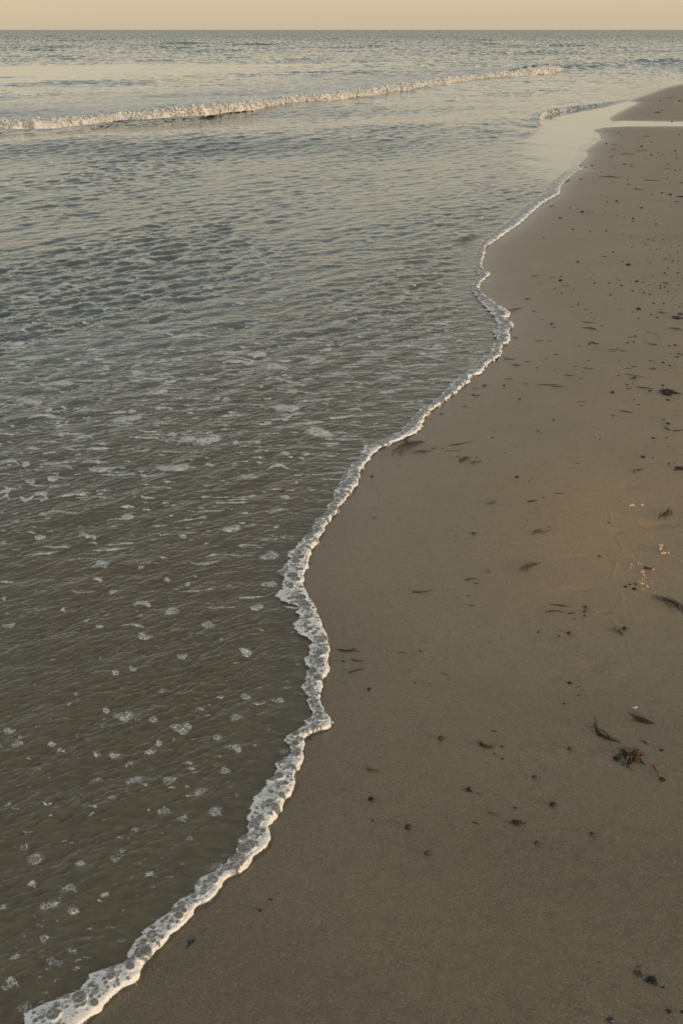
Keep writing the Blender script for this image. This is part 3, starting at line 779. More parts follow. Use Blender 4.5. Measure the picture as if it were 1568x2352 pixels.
def paint_blob(c, rx, ry, ang, h, arr=None, p=2.0):
    arr = sz if arr is None else arr
    si, sj = SG.window(c[0], c[1], max(rx, ry) * 2.2)
    X, Y = SG.x[si, sj] - c[0], SG.y[si, sj] - c[1]
    ca, sa = math.cos(ang), math.sin(ang)
    u, v = (X * ca + Y * sa) / rx, (-X * sa + Y * ca) / ry
    arr[si, sj] += h * np.exp(-np.power(u * u + v * v, p / 2))


def cline(key, *pts):
    return [cpt(key, x, y) for x, y in pts]


# swash marks, prints of shoes and small trails
for key, pts, h, w in [
    ('R6', [(390, 270), (430, 340), (500, 410), (545, 465), (548, 540), (585, 620), (615, 720), (660, 820), (710, 880), (780, 960), (815, 1045)], 0.0014, 0.004),
    ('R7', [(835, 0), (858, 80), (872, 180), (890, 200), (975, 205), (995, 235), (960, 265), (900, 285), (945, 330), (970, 400), (965, 460), (915, 530), (900, 600), (880, 640), (885, 680), (930, 720), (940, 800), (970, 880), (965, 940)], 0.0022, 0.0045),
    ('R6', [(845, 845), (870, 825), (900, 855), (960, 882), (1050, 895), (1160, 888)], 0.0045, 0.004),
    ('R6', [(1030, 768), (1100, 762), (1180, 765), (1250, 772), (1340, 778)], 0.0035, 0.004),
    ('R7', [(1215, 85), (1140, 108), (1100, 130), (1190, 208), (1290, 224), (1400, 224), (1568, 180)], 0.0045, 0.004),
    ('RA', [(545, 590), (600, 610), (660, 622), (720, 605), (780, 575), (820, 530)], 0.0035, 0.0035),
    ('RA', [(850, 590), (960, 650), (1110, 730), (1300, 810), (1500, 915)], 0.0016, 0.003),
    ('RA', [(500, 330), (560, 420), (570, 540), (560, 640), (620, 760), (690, 950)], 0.0010, 0.003),
    ('R8', [(170, 0), (165, 100), (110, 230), (70, 370)], 0.0009, 0.004),
    ('R8', [(5, 650), (35, 780), (70, 900), (130, 1045)], 0.0009, 0.004),
    ('R9', [(690, 40), (735, 200), (715, 330), (690, 380)], 0.0009, 0.003),
    ('R5', [(165, 800), (170, 950), (160, 1045)], 0.0009, 0.004),
    ('RB', [(960, 85), (1100, 115), (1235, 150)], 0.0022, 0.0035), ('RB', [(1080, 150), (1160, 172), (1235, 188)], 0.0022, 0.003), ('RB', [(1000, 60), (1130, 95), (1240, 135)], 0.0016, 0.003),
    ('RB', [(290, 350), (400, 375), (500, 420), (540, 445)], 0.0026, 0.0035), ('RB', [(640, 400), (760, 470), (880, 530)], 0.0016, 0.004), ('RC', [(470, 160), (590, 200)], 0.0022, 0.003),
    ('RC', [(520, 225), (620, 262)], 0.002, 0.003), ('RC', [(690, 280), (760, 320), (840, 370), (980, 460)], 0.0016, 0.003), ('RC', [(1020, 420), (1090, 480), (1145, 530)], 0.0028, 0.0035),
    ('RC', [(1380, 205), (1480, 262)], 0.002, 0.003), ('RC', [(400, 930), (540, 985)], 0.0018, 0.003), ('RC', [(620, 130), (720, 200)], 0.0018, 0.003), ('RE', [(0, 560), (70, 625)], 0.002, 0.0035),
    ('RE', [(320, 350), (460, 395)], 0.0018, 0.003), ('RB', [(700, 950), (860, 990), (940, 1020)], 0.0018, 0.003), ('R8', [(880, 290), (960, 268), (1040, 262)], 0.0018, 0.003),
]:
    paint_ridge(cline(key, *pts), h, w)
for key, x, y, rx, ry, h in [('R6', 1060, 830, 0.055, 0.030, -0.006), ('R7', 1350, 160, 0.075, 0.03, -0.007), ('R7', 930, 235, 0.022, 0.018, -0.004),
                             ('RA', 690, 500, 0.04, 0.035, -0.004), ('R7', 370, 770, 0.03, 0.012, 0.002), ('R7', 560, 800, 0.05, 0.014, -0.003),
                             ('R7', 530, 480, 0.06, 0.014, -0.003)]:
    paint_blob(cpt(key, x, y), rx, ry, 0.1, h)
# tread of the shoes
for key, x0, x1, y0, y1, nx, ny in [('R6', 1040, 1170, 790, 870, 9, 5), ('R7', 1260, 1450, 130, 200, 10, 4), ('RA', 650, 790, 380, 460, 4, 7)]:
    for a in range(nx):
        for b in range(ny):
            paint_blob(cpt(key, x0 + (x1 - x0) * (a + 0.3 * (b % 2)) / nx, y0 + (y1 - y0) * b / ny), 0.0035, 0.006 if ny < 7 else 0.003, 0.2, 0.0010, p=3)
for k in range(7):
    paint_blob(cpt('R7', 745 + 19 * k, 1018 + 3 * (k % 2)), 0.004, 0.01, 0.4, -0.0025)
# low sunlight painted as warmer, drier patches on sand ruffled by feet
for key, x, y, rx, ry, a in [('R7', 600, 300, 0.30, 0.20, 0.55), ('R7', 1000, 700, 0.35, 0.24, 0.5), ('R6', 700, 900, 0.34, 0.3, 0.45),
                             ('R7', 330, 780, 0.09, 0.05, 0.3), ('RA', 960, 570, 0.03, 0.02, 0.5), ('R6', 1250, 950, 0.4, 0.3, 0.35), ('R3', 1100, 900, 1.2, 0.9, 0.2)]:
    paint_blob(cpt(key, x, y), rx, ry, 0.3, a, sun_patch)
sun_patch = np.clip(sun_patch, 0, 1)
# scour hollows and tails around the things lying on the sand
for (c, size, tail) in SCOUR:
    paint_blob(c, size * 0.95, size * 0.95, 0, -0.10 * size)
    if tail is not None:
        L = tail[2]
        u = np.array(tail[:2])
        ang = math.atan2(u[1], u[0])
        paint_blob(c + u * L * 0.55, L * 0.5, size * 0.28, ang, 0.085 * size)
        n_ = np.array([-u[1], u[0]])
        for s_ in (-1, 1):
            paint_blob(c + u * L * 0.40 + n_ * s_ * size * 0.55, L * 0.45, size * 0.2, ang, -0.065 * size)
damp = np.clip(np.exp(SG.d / 0.16) * 0.75 + np.exp(SG.d / 0.9) * 0.45, 0, 1)
grain_vignette = np.zeros_like(sz)          # lens vignette painted on the near sand, plus drifts of dark heavy grains
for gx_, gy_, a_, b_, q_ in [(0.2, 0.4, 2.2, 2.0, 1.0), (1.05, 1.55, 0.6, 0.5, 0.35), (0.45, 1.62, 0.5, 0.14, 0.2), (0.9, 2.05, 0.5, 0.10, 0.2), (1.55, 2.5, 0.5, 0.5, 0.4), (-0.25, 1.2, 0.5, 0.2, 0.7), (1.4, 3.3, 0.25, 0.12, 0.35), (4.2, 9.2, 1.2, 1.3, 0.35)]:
    paint_blob((gx_, gy_), a_, b_, -0.35, q_, grain_vignette)
grain_vignette = np.clip(grain_vignette, 0, 1)
keep = (SG.d < 1.2)[:-1, :-1] & (SG.r < 130)[:-1, :-1]
co = np.stack([SG.x.ravel(), SG.y.ravel(), sz.ravel()], 1)
me, used = grid_mesh('sand', co, *SG.x.shape, keep=keep)
set_attr(me, 'sun_patch', sun_patch.ravel()[used])
set_attr(me, 'damp', damp.ravel()[used])
set_attr(me, 'grain_vignette', grain_vignette.ravel()[used])
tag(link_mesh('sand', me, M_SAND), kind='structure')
del co, SG, sz, damp, sun_patch

# ------------------------------------------------------------------ water
def ocean_tile(L, N, lmin, lmax, p, ang, power, seed, chop=0.7):
    rg = np.random.default_rng(seed)
    k1 = np.fft.fftfreq(N, L / N) * 2 * math.pi
    kx, ky = np.meshgrid(k1, k1, indexing='ij')
    k = np.hypot(kx, ky)
    k[0, 0] = 1e-6
    S = k ** (-p)
    S *= smooth(2 * math.pi / lmax * 0.75, 2 * math.pi / lmax * 1.25, k) * (1 - smooth(2 * math.pi / lmin * 0.7, 2 * math.pi / lmin, k))
    c = np.abs(kx * math.cos(ang) + ky * math.sin(ang)) / k
    S *= c ** power + 0.03
    S[0, 0] = 0
    Hk = S * (rg.normal(size=(N, N)) + 1j * rg.normal(size=(N, N)))
    h = np.fft.ifft2(Hk).real
    sxx = np.fft.ifft2(1j * kx * Hk).real
    syy = np.fft.ifft2(1j * ky * Hk).real
    rms = math.sqrt((sxx ** 2 + syy ** 2).mean())
    Dx = np.fft.ifft2(-1j * kx / k * Hk).real
    Dy = np.fft.ifft2(-1j * ky / k * Hk).real
    return L, np.stack([h, Dx * chop, Dy * chop], -1).astype(np.float32) / rms


def tile_sample(tile, x, y, rot=0.0):
    L, T = tile
    N = T.shape[0]
    c, s = math.cos(rot), math.sin(rot)
    u, v = (c * x + s * y) / L * N, (-s * x + c * y) / L * N
    i0, j0 = np.floor(u).astype(np.int64), np.floor(v).astype(np.int64)
    a, b = (u - i0).astype(np.float32)[..., None], (v - j0).astype(np.float32)[..., None]
    i0, j0 = i0 % N, j0 % N
    i1, j1 = (i0 + 1) % N, (j0 + 1) % N
    r = T[i0, j0] * (1 - a) * (1 - b) + T[i1, j0] * a * (1 - b) + T[i0, j1] * (1 - a) * b + T[i1, j1] * a * b
    dx, dy = r[..., 1] * c - r[..., 2] * s, r[..., 1] * s + r[..., 2] * c
    return r[..., 0], dx, dy


WDIR = math.atan2(-0.80, 0.60)       # the swell runs down towards the shore on the right
TW = nonuni(math.radians(28), 0.00115, 0.05)
WG = Polar(np.concatenate([[0.4, 0.7, 0.9, 1.0], radial_rows(1.15, 140, 0.60, 0.0026), 140 * np.exp(np.linspace(0.005, math.log(3000 / 140), 560)), 3000 * np.exp(np.linspace(0.02, math.log(40000 / 3000), 60))]), TW)
wx, wy, wd, wr = WG.x, WG.y, WG.d, WG.r
tA = ocean_tile(1.9, 900, 0.011, 0.05, 1.3, WDIR, 5, 11, 1.2)     # capillary ripples
tB = ocean_tile(11.3, 1024, 0.10, 0.60, 2.0, WDIR + 0.1, 1.8, 12, 1.0)  # wavelets
tC = ocean_tile(170.0, 1024, 1.2, 14.0, 2.4, WDIR - 0.15, 6, 13, 0.6)  # low swell

# calm patches
FILM = dedupe(gpts([(1250, 284), (1262, 262), (1330, 248), (1444, 234), (1466, 235), (1400, 262), (1400, 280), (1568, 280), (1900, 281), (1900, 290), (1568, 291), (1384, 294), (1382, 320), (1350, 345),
                    (1336, 390), (1308, 405), (1292, 400), (1280, 372), (1262, 340), (1250, 312), (1244, 294)]))
film = np.zeros_like(wx)
sel = (wr > 7) & (wr < 60) & (np.abs(np.arctan2(wx, wy)) < 0.6)
fx, fy = wx[sel], wy[sel]
fd = seg_dist(fx, fy, FILM, True)
fd = np.where(inside(fx, fy, FILM), fd, -fd)
film[sel] = smooth(-0.8, 0.3, fd + 0.35 * np.sin(fx * 3.1 + fy * 1.3) * np.sin(fy * 2.1 - fx) + 0.2 * np.sin(fx * 7 + fy * 5))
edge = smooth(0.0, 0.35, wd) * 0.75 + 0.25 * smooth(0, 1.6, wd)
# the slick seaward of the breaker, at left
SLICK = gpts([(-500, 200), (-500, 170), (0, 150), (300, 143), (620, 147), (900, 150), (700, 157), (420, 171), (200, 188), (0, 200), (-300, 212)])
slick = np.zeros_like(wx)
sel = (wr > 15) & (wr < 150)
fx, fy = wx[sel], wy[sel]
fd = seg_dist(fx, fy, SLICK, True)
fd = np.where(inside(fx, fy, SLICK), fd, -fd)
slick[sel] = smooth(-3.0, 5.0, fd)
amp = edge * (1 - 0.90 * film)
patch = 0.75 + 0.5 * tile_sample(tC, wx * 2.3 + 40, wy * 2.3, 0.8)[0] * 2.0
patch = np.clip(0.25 + 0.75 * patch, 0.75, 1.25)
aA = 0.30 * amp * (1 - 0.75 * slick) * patch * (1 - 0.75 * smooth(4, 14, wr))
gust = np.clip(0.97 + 0.18 * tile_sample(tC, wx * 3.1 + 11, wy * 1.7, 0.2)[0], 0.75, 1.25)
aB3 = 0.128 * gust * edge * (1 - 0.98 * film) * (1 - 0.8 * slick) * (0.5 + 0.5 * smooth(1.5, 4.0, wr)) * patch
aB = 0.096 * gust * (1 + 0.12 * smooth(5, 11, wr) - 0.10 * smooth(18, 40, wr)) * edge * (1 - 0.98 * film) * (1 - 0.80 * slick) * (0.45 + 0.55 * smooth(2.0, 5.0, wr)) * smooth(0.0, 1.3, wd)
aC = (0.040 + 0.035 * smooth(45, 130, wr)) * (1 - smooth(200, 700, wr)) * smooth(6, 22, wr) * (1 - 0.98 * film) * smooth(0.0, 3.0, wd) * (1 - 0.45 * slick)
hA, dxA, dyA = tile_sample(tA, wx, wy, 0.0)
hB, dxB, dyB = tile_sample(tB, wx, wy, 0.35)
hB2, dxB2, dyB2 = tile_sample(tB, wx * 0.73 + 3, wy * 0.73 + 5, -0.2)
hB3, dxB3, dyB3 = tile_sample(tB, wx * 2.3 + 1, wy * 2.3 + 7, 0.1)
hC, dxC, dyC = tile_sample(tC, wx, wy, 0.0)
z = aA * hA + aB * (0.50 * hB + 0.16 * hB2 / 0.73) + aB3 * hB3 / 2.3 + aC * hC + 0.05 * smooth(60, 160, wr) * (1 - smooth(300, 1200, wr)) * tile_sample(tC, wx * 1.9, wy * 1.9, 0.3)[0] / 1.9
ox = aA * dxA + aB * (0.55 * dxB + 0.2 * dxB2) + aC * dxC + aB3 * dxB3 / 2.3
oy = aA * dyA + aB * (0.55 * dyB + 0.2 * dyB2) + aC * dyC + aB3 * dyB3 / 2.3
far = 1 - smooth(2500, 9000, wr)
z, ox, oy = z * far, ox * far, oy * far
z += 0.006 + 0.010 * smooth(0, 1.0, wd)
steep = hB + hB2                       # reused to place foam on the crests
del hA, dxA, dyA, dxB, dyB, dxB2, dyB2, dxC, dyC, hC

# breaking wave and the smaller ridges
CREST = [(-520, 322, 24), (-300, 309, 23), (0, 290, 22), (50, 291, 22), (100, 291, 22), (150, 285, 22), (200, 280, 20), (225, 276, 18), (270, 272, 18), (325, 270, 22), (380, 265, 23), (450, 261, 25),
         (500, 255, 23), (550, 250, 21), (600, 244, 20), (650, 237, 20), (700, 232, 19), (750, 228, 18), (784, 223, 18), (814, 220, 18), (884, 211, 18),
         (959, 202, 18), (1004, 194, 17), (1059, 185, 15), (1109, 181, 15), (1154, 177, 15), (1209, 172, 16), (1254, 167, 19), (1271, 163, 17)]
SWELL = [(1271, 163, 16), (1330, 160, 17), (1400, 157, 18), (1470, 154, 18), (1568, 150, 18), (1750, 143, 14), (2000, 138, 8)]


def crest_arrays(lst):
    a = np.array(lst, float)
    x, y = ground(a[:, 0], a[:, 1], 0.02)
    dist = np.sqrt(x * x + y * y + H * H)
    return np.stack([x, y], 1), a[:, 2] * dist / FPX * 0.80


def ridge(lst, wf, wb, front=0.0, scale=1.0):
    global z, ox, oy
    P, hh = crest_arrays(lst)
    lo, hi = P.min(0) - wb * 4 - 1, P.max(0) + wb * 4 + 1
    m = (wx > lo[0]) & (wx < hi[0]) & (wy > lo[1]) & (wy < hi[1])
    X, Y = wx[m], wy[m]
    best = np.full(X.shape, 1e9)
    q = np.zeros(X.shape)
    hv = np.zeros(X.shape)
    tot = np.zeros(X.shape)
    for k in range(len(P) - 1):
        a, b = P[k], P[k + 1]
        d = b - a
        L2 = d @ d
        t0 = ((X - a[0]) * d[0] + (Y - a[1]) * d[1]) / L2
        t = np.clip(t0, 0, 1)
        ex, ey = X - a[0] - t * d[0], Y - a[1] - t * d[1]
        dd = ex * ex + ey * ey
        side = d[0] * (Y - a[1]) - d[1] * (X - a[0])        # left of a->b = seaward
        u = dd < best
        best = np.where(u, dd, best)
        q = np.where(u, np.sqrt(dd) * np.sign(side), q)
        hv = np.where(u, hh[k] * (1 - t) + hh[k + 1] * t, hv)
    q = q - front
    f = np.where(q < 0, np.exp(-(q / wf) ** 2), 0.75 * np.exp(-(q / wb) ** 2) + 0.25 * np.exp(-(q / (wb * 2.5)) ** 2))
    z[m] += hv * scale * f
    return m, q, hv


wakefoam = np.zeros_like(wx)
m_, q_, hv_ = ridge(CREST, 0.45, 1.0, 0.75, 0.22)
wakefoam[m_] += np.where(q_ > 0.0, np.exp(-((q_ - 1.0) / 5.0) ** 2), 0.9 * np.exp(-((q_ + 0.25) / 0.40) ** 2)) * (hv_ > 0.01)
m_, q_, hv_ = ridge(SWELL, 1.3, 1.8, 1.0, 0.85)
m_, q_, hv_ = ridge([(1236, 292, 3), (1238, 281, 12), (1243, 271, 15), (1262, 263, 13), (1300, 255, 10), (1340, 249, 8), (1400, 239, 6), (1450, 229, 3)], 0.05, 0.15, 0.06, 1.0)
wakefoam[m_] += 0.9 * np.exp(-((q_ - 0.03) / 0.12) ** 2) * smooth(0.01, 0.05, hv_)
ridge([(1062, 556, 2), (1072, 548, 8), (1085, 541, 8), (1098, 537, 3)], 0.03, 0.09, 0.02)
ridge([(1208, 316, 2), (1218, 309, 6), (1232, 303, 2)], 0.05, 0.2, 0.04)
ridge([(1430, 116, 2), (1480, 114, 5), (1540, 112, 2)], 0.8, 1.2, 0.4)
ridge([(-300, 186, 6), (0, 182, 5), (60, 181, 4), (120, 180, 1)], 0.6, 1.0, 0.4)

# floating foam
foam = np.zeros_like(wx)


def foam_patch(X, Y, half_w, half_h, a, rot=0.0, bend=0.0):
    cx, cy = [float(v) for v in ground(X, Y, 0.012)]
    e1 = np.array(ground(X + 10, Y, 0.012)) - (cx, cy)
    e2 = np.array(ground(X, Y - 10, 0.012)) - (cx, cy)
    rx, ry = np.hypot(*e1) / 10 * half_w, np.hypot(*e2) / 10 * half_h
    si, sj = WG.window(cx, cy, max(rx, ry) * 1.7)
    Xg, Yg = wx[si, sj] - cx, wy[si, sj] - cy
    if Xg.size == 0:
        return
    ca, sa = math.cos(rot), math.sin(rot)
    u, v = (Xg * ca + Yg * sa), (-Xg * sa + Yg * ca)
    v = v + bend * (u / max(rx, 1e-6)) ** 2 * ry
    ph = RNG.uniform(0, 6.28, 4)
    s1 = 5.0 / max(rx, 1e-4)
    v = v + ry * 0.30 * np.sin(u * s1 * 0.30 + ph[0])
    w = 1 + 0.22 * np.sin(u * s1 * 0.55 + ph[1]) + 0.16 * np.sin(v / max(ry, 1e-4) * 3 + u * s1 * 0.5 + ph[2])
    e = (u / rx) ** 2 + (v / (ry * w)) ** 2
    foam[si, sj] = np.maximum(foam[si, sj], a * (1 - smooth(0.35, 1.25, e)))


def fp(oy, lst):
    for t in lst:
        x, y, w = t[:3]
        near = smooth(0, 2352, oy * 0.6125 + y * 0.5)
        foam_patch(x * 0.5, oy * 0.6125 + y * 0.5, w * (0.28 - 0.03 * near), w * (0.03 + 0.065 * near) + 1.5 + 1.6 * near, 0.95 - 0.52 * near, random.uniform(-0.2, 0.35), random.uniform(-1, 1))


fp(1280, [(725, 242, 80), (210, 203, 60), (290, 200, 100), (105, 265, 60), (150, 283, 100), (1450, 90, 80), (1270, 118, 110), (370, 105, 60), (490, 123, 25), (220, 320, 40), (400, 352, 35), (585, 365, 140),
          (400, 440, 70), (1470, 412, 150), (1085, 468, 30), (950, 462, 140), (30, 555, 60), (118, 570, 45), (465, 595, 110), (140, 650, 50), (242, 632, 60), (190, 705, 70), (205, 730, 40), (25, 690, 50), (965, 568, 50),
          (800, 590, 150), (1310, 512, 50), (1160, 707, 40), (1310, 710, 50), (790, 432, 50), (965, 180, 60), (815, 88, 50), (640, 148, 70), (605, 322, 40), (730, 310, 30), (770, 357, 30), (1040, 272, 40), (1000, 272, 40), (1180, 65, 90),
          (1320, 305, 130), (290, 430, 50), (630, 115, 40), (1130, 100, 50), (860, 455, 90), (1180, 468, 30), (1185, 505, 30)])
fp(1920, [(200, 20, 45), (590, 22, 70), (390, 110, 60), (430, 122, 35), (180, 122, 60), (1065, 77, 90), (838, 115, 40), (475, 240, 75), (450, 315, 50), (765, 312, 30), (1235, 197, 100), (40, 535, 65), (650, 422, 80), (790, 457, 80),
          (1180, 430, 70), (960, 510, 85), (660, 575, 80), (1130, 635, 80), (835, 665, 50), (610, 722, 50), (530, 740, 40), (1240, 320, 80), (400, 500, 30), (460, 530, 40), (520, 372, 50), (20, 150, 40), (75, 57, 40), (645, 258, 30), (1110, 150, 30),
          (865, 330, 30), (930, 25, 40), (1300, 110, 30), (1270, 65, 30), (290, 455, 30), (20, 400, 25)])
fp(2560, [(485, 127, 45), (575, 145, 120), (705, 172, 45), (825, 210, 110), (745, 33, 35), (915, 110, 40), (1085, 148, 70), (1130, 60, 60), (40, 235, 70), (100, 255, 40), (85, 287, 55), (238, 285, 45), (280, 308, 45), (530, 328, 60),
          (445, 328, 40), (780, 445, 70), (620, 450, 90), (440, 448, 80), (1030, 400, 60), (520, 530, 40), (750, 575, 70), (835, 610, 55), (620, 665, 50), (870, 710, 45), (110, 757, 45), (1075, 290, 80), (990, 590, 80), (920, 495, 80), (40, 558, 35),
          (1285, 75, 50), (1000, 240, 50), (690, 312, 60), (1300, 310, 60), (730, 275, 40), (600, 370, 40)])
fp(3200, [(320, 160, 90), (235, 235, 110), (335, 260, 70), (370, 45, 60), (160, 15, 100), (15, 235, 50), (325, 440, 60), (50, 590, 90), (115, 700, 100), (70, 470, 50), (530, 30, 60), (205, 380, 60), (150, 135, 50), (250, 490, 100),
          (350, 515, 50), (690, 85, 60), (560, 385, 40), (480, 180, 40), (930, 130, 60)])
FOAMW = 0.06
streak0 = tile_sample(tB, wx * 1.7 + 9, wy * 1.7, 0.9)[0] * 14 + 0.45
for k in range(1900):
    Y = random.triangular(540, 1300, 780)
    X = random.uniform(-150, 1190)
    b_ = 1.9 if random.random() < 0.2 else 1
    foam_patch(X, Y, random.uniform(3, 11) * b_ * b_ + 3, random.uniform(0.8, 1.9) * math.sqrt(b_), random.uniform(0.3, 1.0), random.uniform(-0.15, 0.3), random.uniform(-1, 1))
for k in range(230):
    Y = random.triangular(560, 1750, 820)
    X = random.uniform(-150, 1150)
    foam_patch(X, Y, random.uniform(18, 50), random.uniform(1.0, 2.0) + Y / 1500, random.uniform(0.45, 0.85), random.uniform(-0.1, 0.35), random.uniform(-3, 3))
for X, Y, w_, b_ in [(92, 1137, 30, 6), (60, 1150, 24, -5), (15, 1140, 14, 5), (28, 1062, 22, 3), (232, 1082, 38, -4), (196, 1004, 26, 4), (440, 770, 60, 3), (105, 955, 40, 3), (640, 1068, 30, 4)]:
    foam_patch(X, Y, w_, 3.2, 0.95, 0.1, b_)
for k in range(600):
    Y = random.uniform(1000, 2400)
    X = random.uniform(-120, 800)
    s = 0.6 + Y / 1600
    foam_patch(X, Y, random.uniform(2, 8) * s, random.uniform(1.0, 2.2) * s, random.uniform(0.2, 0.5), random.uniform(-0.3, 0.5), random.uniform(-1, 1))
near_edge = np.exp(-np.clip(wd - 0.5 * FOAMW, 0, None) / 0.035) * (wd > 0) * 0.4 * (wr < 9)
foam = np.clip(np.maximum(foam, near_edge * (1 - film) * np.clip(streak0, 0, 1)), 0, 1)
streak = np.clip(tile_sample(tB, wx * 1.2, wy * 1.2, -0.5)[0] * 12 + 0.75, 0, 1)
foam = np.maximum(foam, np.clip(wakefoam, 0, 1) * streak * 0.8)
z += foam * 0.0015 * (wr < 8)
depth = smooth(0.2, 3.6, wd + 0.28 * (wr - 3))
wz = z
keepq = ((wd > -0.06)[:-1, :-1]) & (wr[:-1, :-1] < 45000)
wz = np.where(wd < 0.0, np.minimum(wz, 0.004 + wd * 0.6), wz)
co = np.stack([(wx + ox).ravel(), (wy + oy).ravel(), wz.ravel()], 1)
me, used = grid_mesh('water', co, *wx.shape, keep=keepq)
calm = np.clip(film + 0.8 * slick, 0, 1)
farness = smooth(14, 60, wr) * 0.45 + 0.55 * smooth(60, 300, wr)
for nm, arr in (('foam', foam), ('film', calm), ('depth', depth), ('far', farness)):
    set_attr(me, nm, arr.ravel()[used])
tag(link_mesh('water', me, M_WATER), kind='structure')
del co, WG, wx, wy, wd, wr, z, wz, ox, oy, foam, film, depth, calm, streak, near_edge, wakefoam, steep, slick, amp, edge, patch, aA, aB, aC, hB, hB2

# ------------------------------------------------------------------ foam along the waterline
def resample(p, n):
    s = np.concatenate([[0], np.cumsum(np.hypot(*np.diff(p, axis=0).T))])
    u = np.linspace(0, s[-1], n)
    return np.stack([np.interp(u, s, p[:, 0]), np.interp(u, s, p[:, 1])], 1)


po, pi_ = [], []
EXT_O, EXT_I = [(60, 2520), (130, 2420), (195, 2352)], [(-120, 2520), (-30, 2430), (60, 2352)]
for a, b in zip([EXT_O] + OUT, [EXT_I] + INN):
    go, gi = gpts(a), gpts(b, 0.012)
    po.append(resample(go, 120)[:-1])
    pi_.append(resample(gi, 120)[:-1])
po, pi_ = np.vstack(po), np.vstack(pi_)
mid = (po + pi_) / 2
seg = np.hypot(*np.diff(mid, axis=0).T)
sarc = np.concatenate([[0], np.cumsum(seg)])
ss = [0.0]
while ss[-1] < sarc[-1]:
    k = min(np.searchsorted(sarc, ss[-1]), len(mid) - 1)
    ss.append(ss[-1] + 0.00075 * math.hypot(H, np.hypot(*mid[k])))
ss = np.array(ss)


def interp2(p):
    return np.stack([np.interp(ss, sarc, p[:, 0]), np.interp(ss, sarc, p[:, 1])], 1)


def smooth1(p, n):
    k = np.ones(n) / n
    q = np.pad(p, ((n // 2, n - 1 - n // 2), (0, 0)), mode='edge')
    return np.stack([np.convolve(q[:, i], k, 'valid') for i in range(2)], 1)


O = smooth1(interp2(po), 15)
I = smooth1(interp2(pi_), 15)
NT_ = 76
tv = np.linspace(0, 1, NT_)
W = np.hypot(*(O - I).T)
nrm = (O - I) / np.maximum(W, 1e-6)[:, None]
# scalloped edges
sc1 = sum(a * np.sin(ss * f + p) for a, f, p in [(0.0030, 70, 0.3), (0.0016, 133, 1.1), (0.0008, 251, 2.3), (0.003, 31, 0.8)])
sc2 = sum(a * np.sin(ss * f + p) for a, f, p in [(0.006, 47, 2.3), (0.005, 91, 0.4), (0.003, 190, 1.3)])
O = O + nrm * sc1[:, None]
I = I + nrm * (sc2 * np.minimum(1, W / 0.06) - 0.18 * np.minimum(W, 0.12))[:, None]
X = I[:, None, 0] + (O - I)[:, None, 0] * tv[None]
Y = I[:, None, 1] + (O - I)[:, None, 1] * tv[None]
W = np.hypot(*(O - I).T)
S_, T_ = np.meshgrid(ss, tv, indexing='ij')
V_ = T_ * W[:, None]                       # metres across
hgt = np.minimum(0.0075, 0.09 * W)[:, None] * (1 + 0.25 * np.sin(S_ * 9) + 0.2 * np.sin(S_ * 23 + 1))
prof = np.power(np.clip(1 - np.power(np.abs(2 * T_ - 1), 3.0), 0, 1), 0.55) * (0.6 + 0.4 * smooth(0.05, 0.5, T_))
Z = hgt * prof
hole = np.zeros_like(Z)
dome = np.zeros_like(Z)
rg = np.random.default_rng(5)
far_i = np.searchsorted(ss, sarc[-1] * 0.75)
Lf = ss[far_i]
nb = int(Lf * 900)
cs = rg.uniform(0, Lf, nb)
rad = np.clip(0.0022 * (1 - rg.uniform(0, 0.9995, nb)) ** -0.40, 0.0020, 0.017)
rad *= 1 + 0.12 * np.hypot(*np.stack([np.interp(cs, ss, O[:, 0]), np.interp(cs, ss, O[:, 1])]))
for c0, r0 in zip(cs, rad):
    i = np.searchsorted(ss, c0)
    w = W[min(i, len(W) - 1)]
    t0 = np.clip(rg.normal(0.52, 0.2), 0.08, 0.9)
    r0 = min(r0, 0.30 * w)
    if r0 < 0.001:
        continue
    v0 = t0 * w
    ic = min(i, len(W) - 1)
    jc = int(t0 * (NT_ - 1))
    px_, py_ = X[ic, jc], Y[ic, jc]
    i0, i1 = np.searchsorted(ss, [c0 - r0 * 4.0, c0 + r0 * 4.0])
    j0, j1 = 0, NT_
    if i1 - i0 < 1:
        continue
    q = np.hypot(X[i0:i1] - px_, Y[i0:i1] - py_) / r0
    old = hole[i0:i1, j0:j1]
    hole[i0:i1, j0:j1] = np.maximum(old * smooth(0.75, 1.0, q), (1 - smooth(0.70, 0.92, q)) * (0.6 if r0 < 0.004 else 1.0))
    dome[i0:i1, j0:j1] = np.maximum(dome[i0:i1, j0:j1], r0 * 0.75 * np.sqrt(np.clip(1 - (q * 0.92) ** 2, 0, 1)))
fro = np.random.default_rng(8).normal(0, 0.00045, Z.shape)
Z = Z + np.minimum(dome, 0.008) * 0.5 * np.clip(prof * 1.5, 0, 1) + fro * np.clip(prof, 0, 1)
dfo = shore_d(X, Y)
zb = np.where(dfo > 0, np.maximum(sand_z(X, Y, dfo), 0.006 + 0.010 * smooth(0, 1.0, dfo)), sand_z(X, Y, dfo))
cover = smooth(0.0, 0.16, T_) * (0.55 + 0.45 * smooth(0.06, 0.22, T_))
cover = np.clip(cover + 0.25 * np.sin(S_ * 61 + T_ * 9) * (1 - smooth(0.1, 0.35, T_)) * smooth(0, 0.1, T_), 0, 1)
cover *= 1 - smooth(0.985, 1.0, T_) * 0.5
fade = 1 - smooth(sarc[-1] * 0.45, sarc[-1] * 0.80, S_) * 0.80
cover = cover * fade
co = np.stack([X.ravel(), Y.ravel(), (zb + Z + 0.0035 - 0.004 * (T_ > 0.995)).ravel()], 1)
me, used = grid_mesh('foam_line', co, len(ss), NT_)
set_attr(me, 'hole', hole.ravel()[used])
set_attr(me, 'cover', cover.ravel()[used])
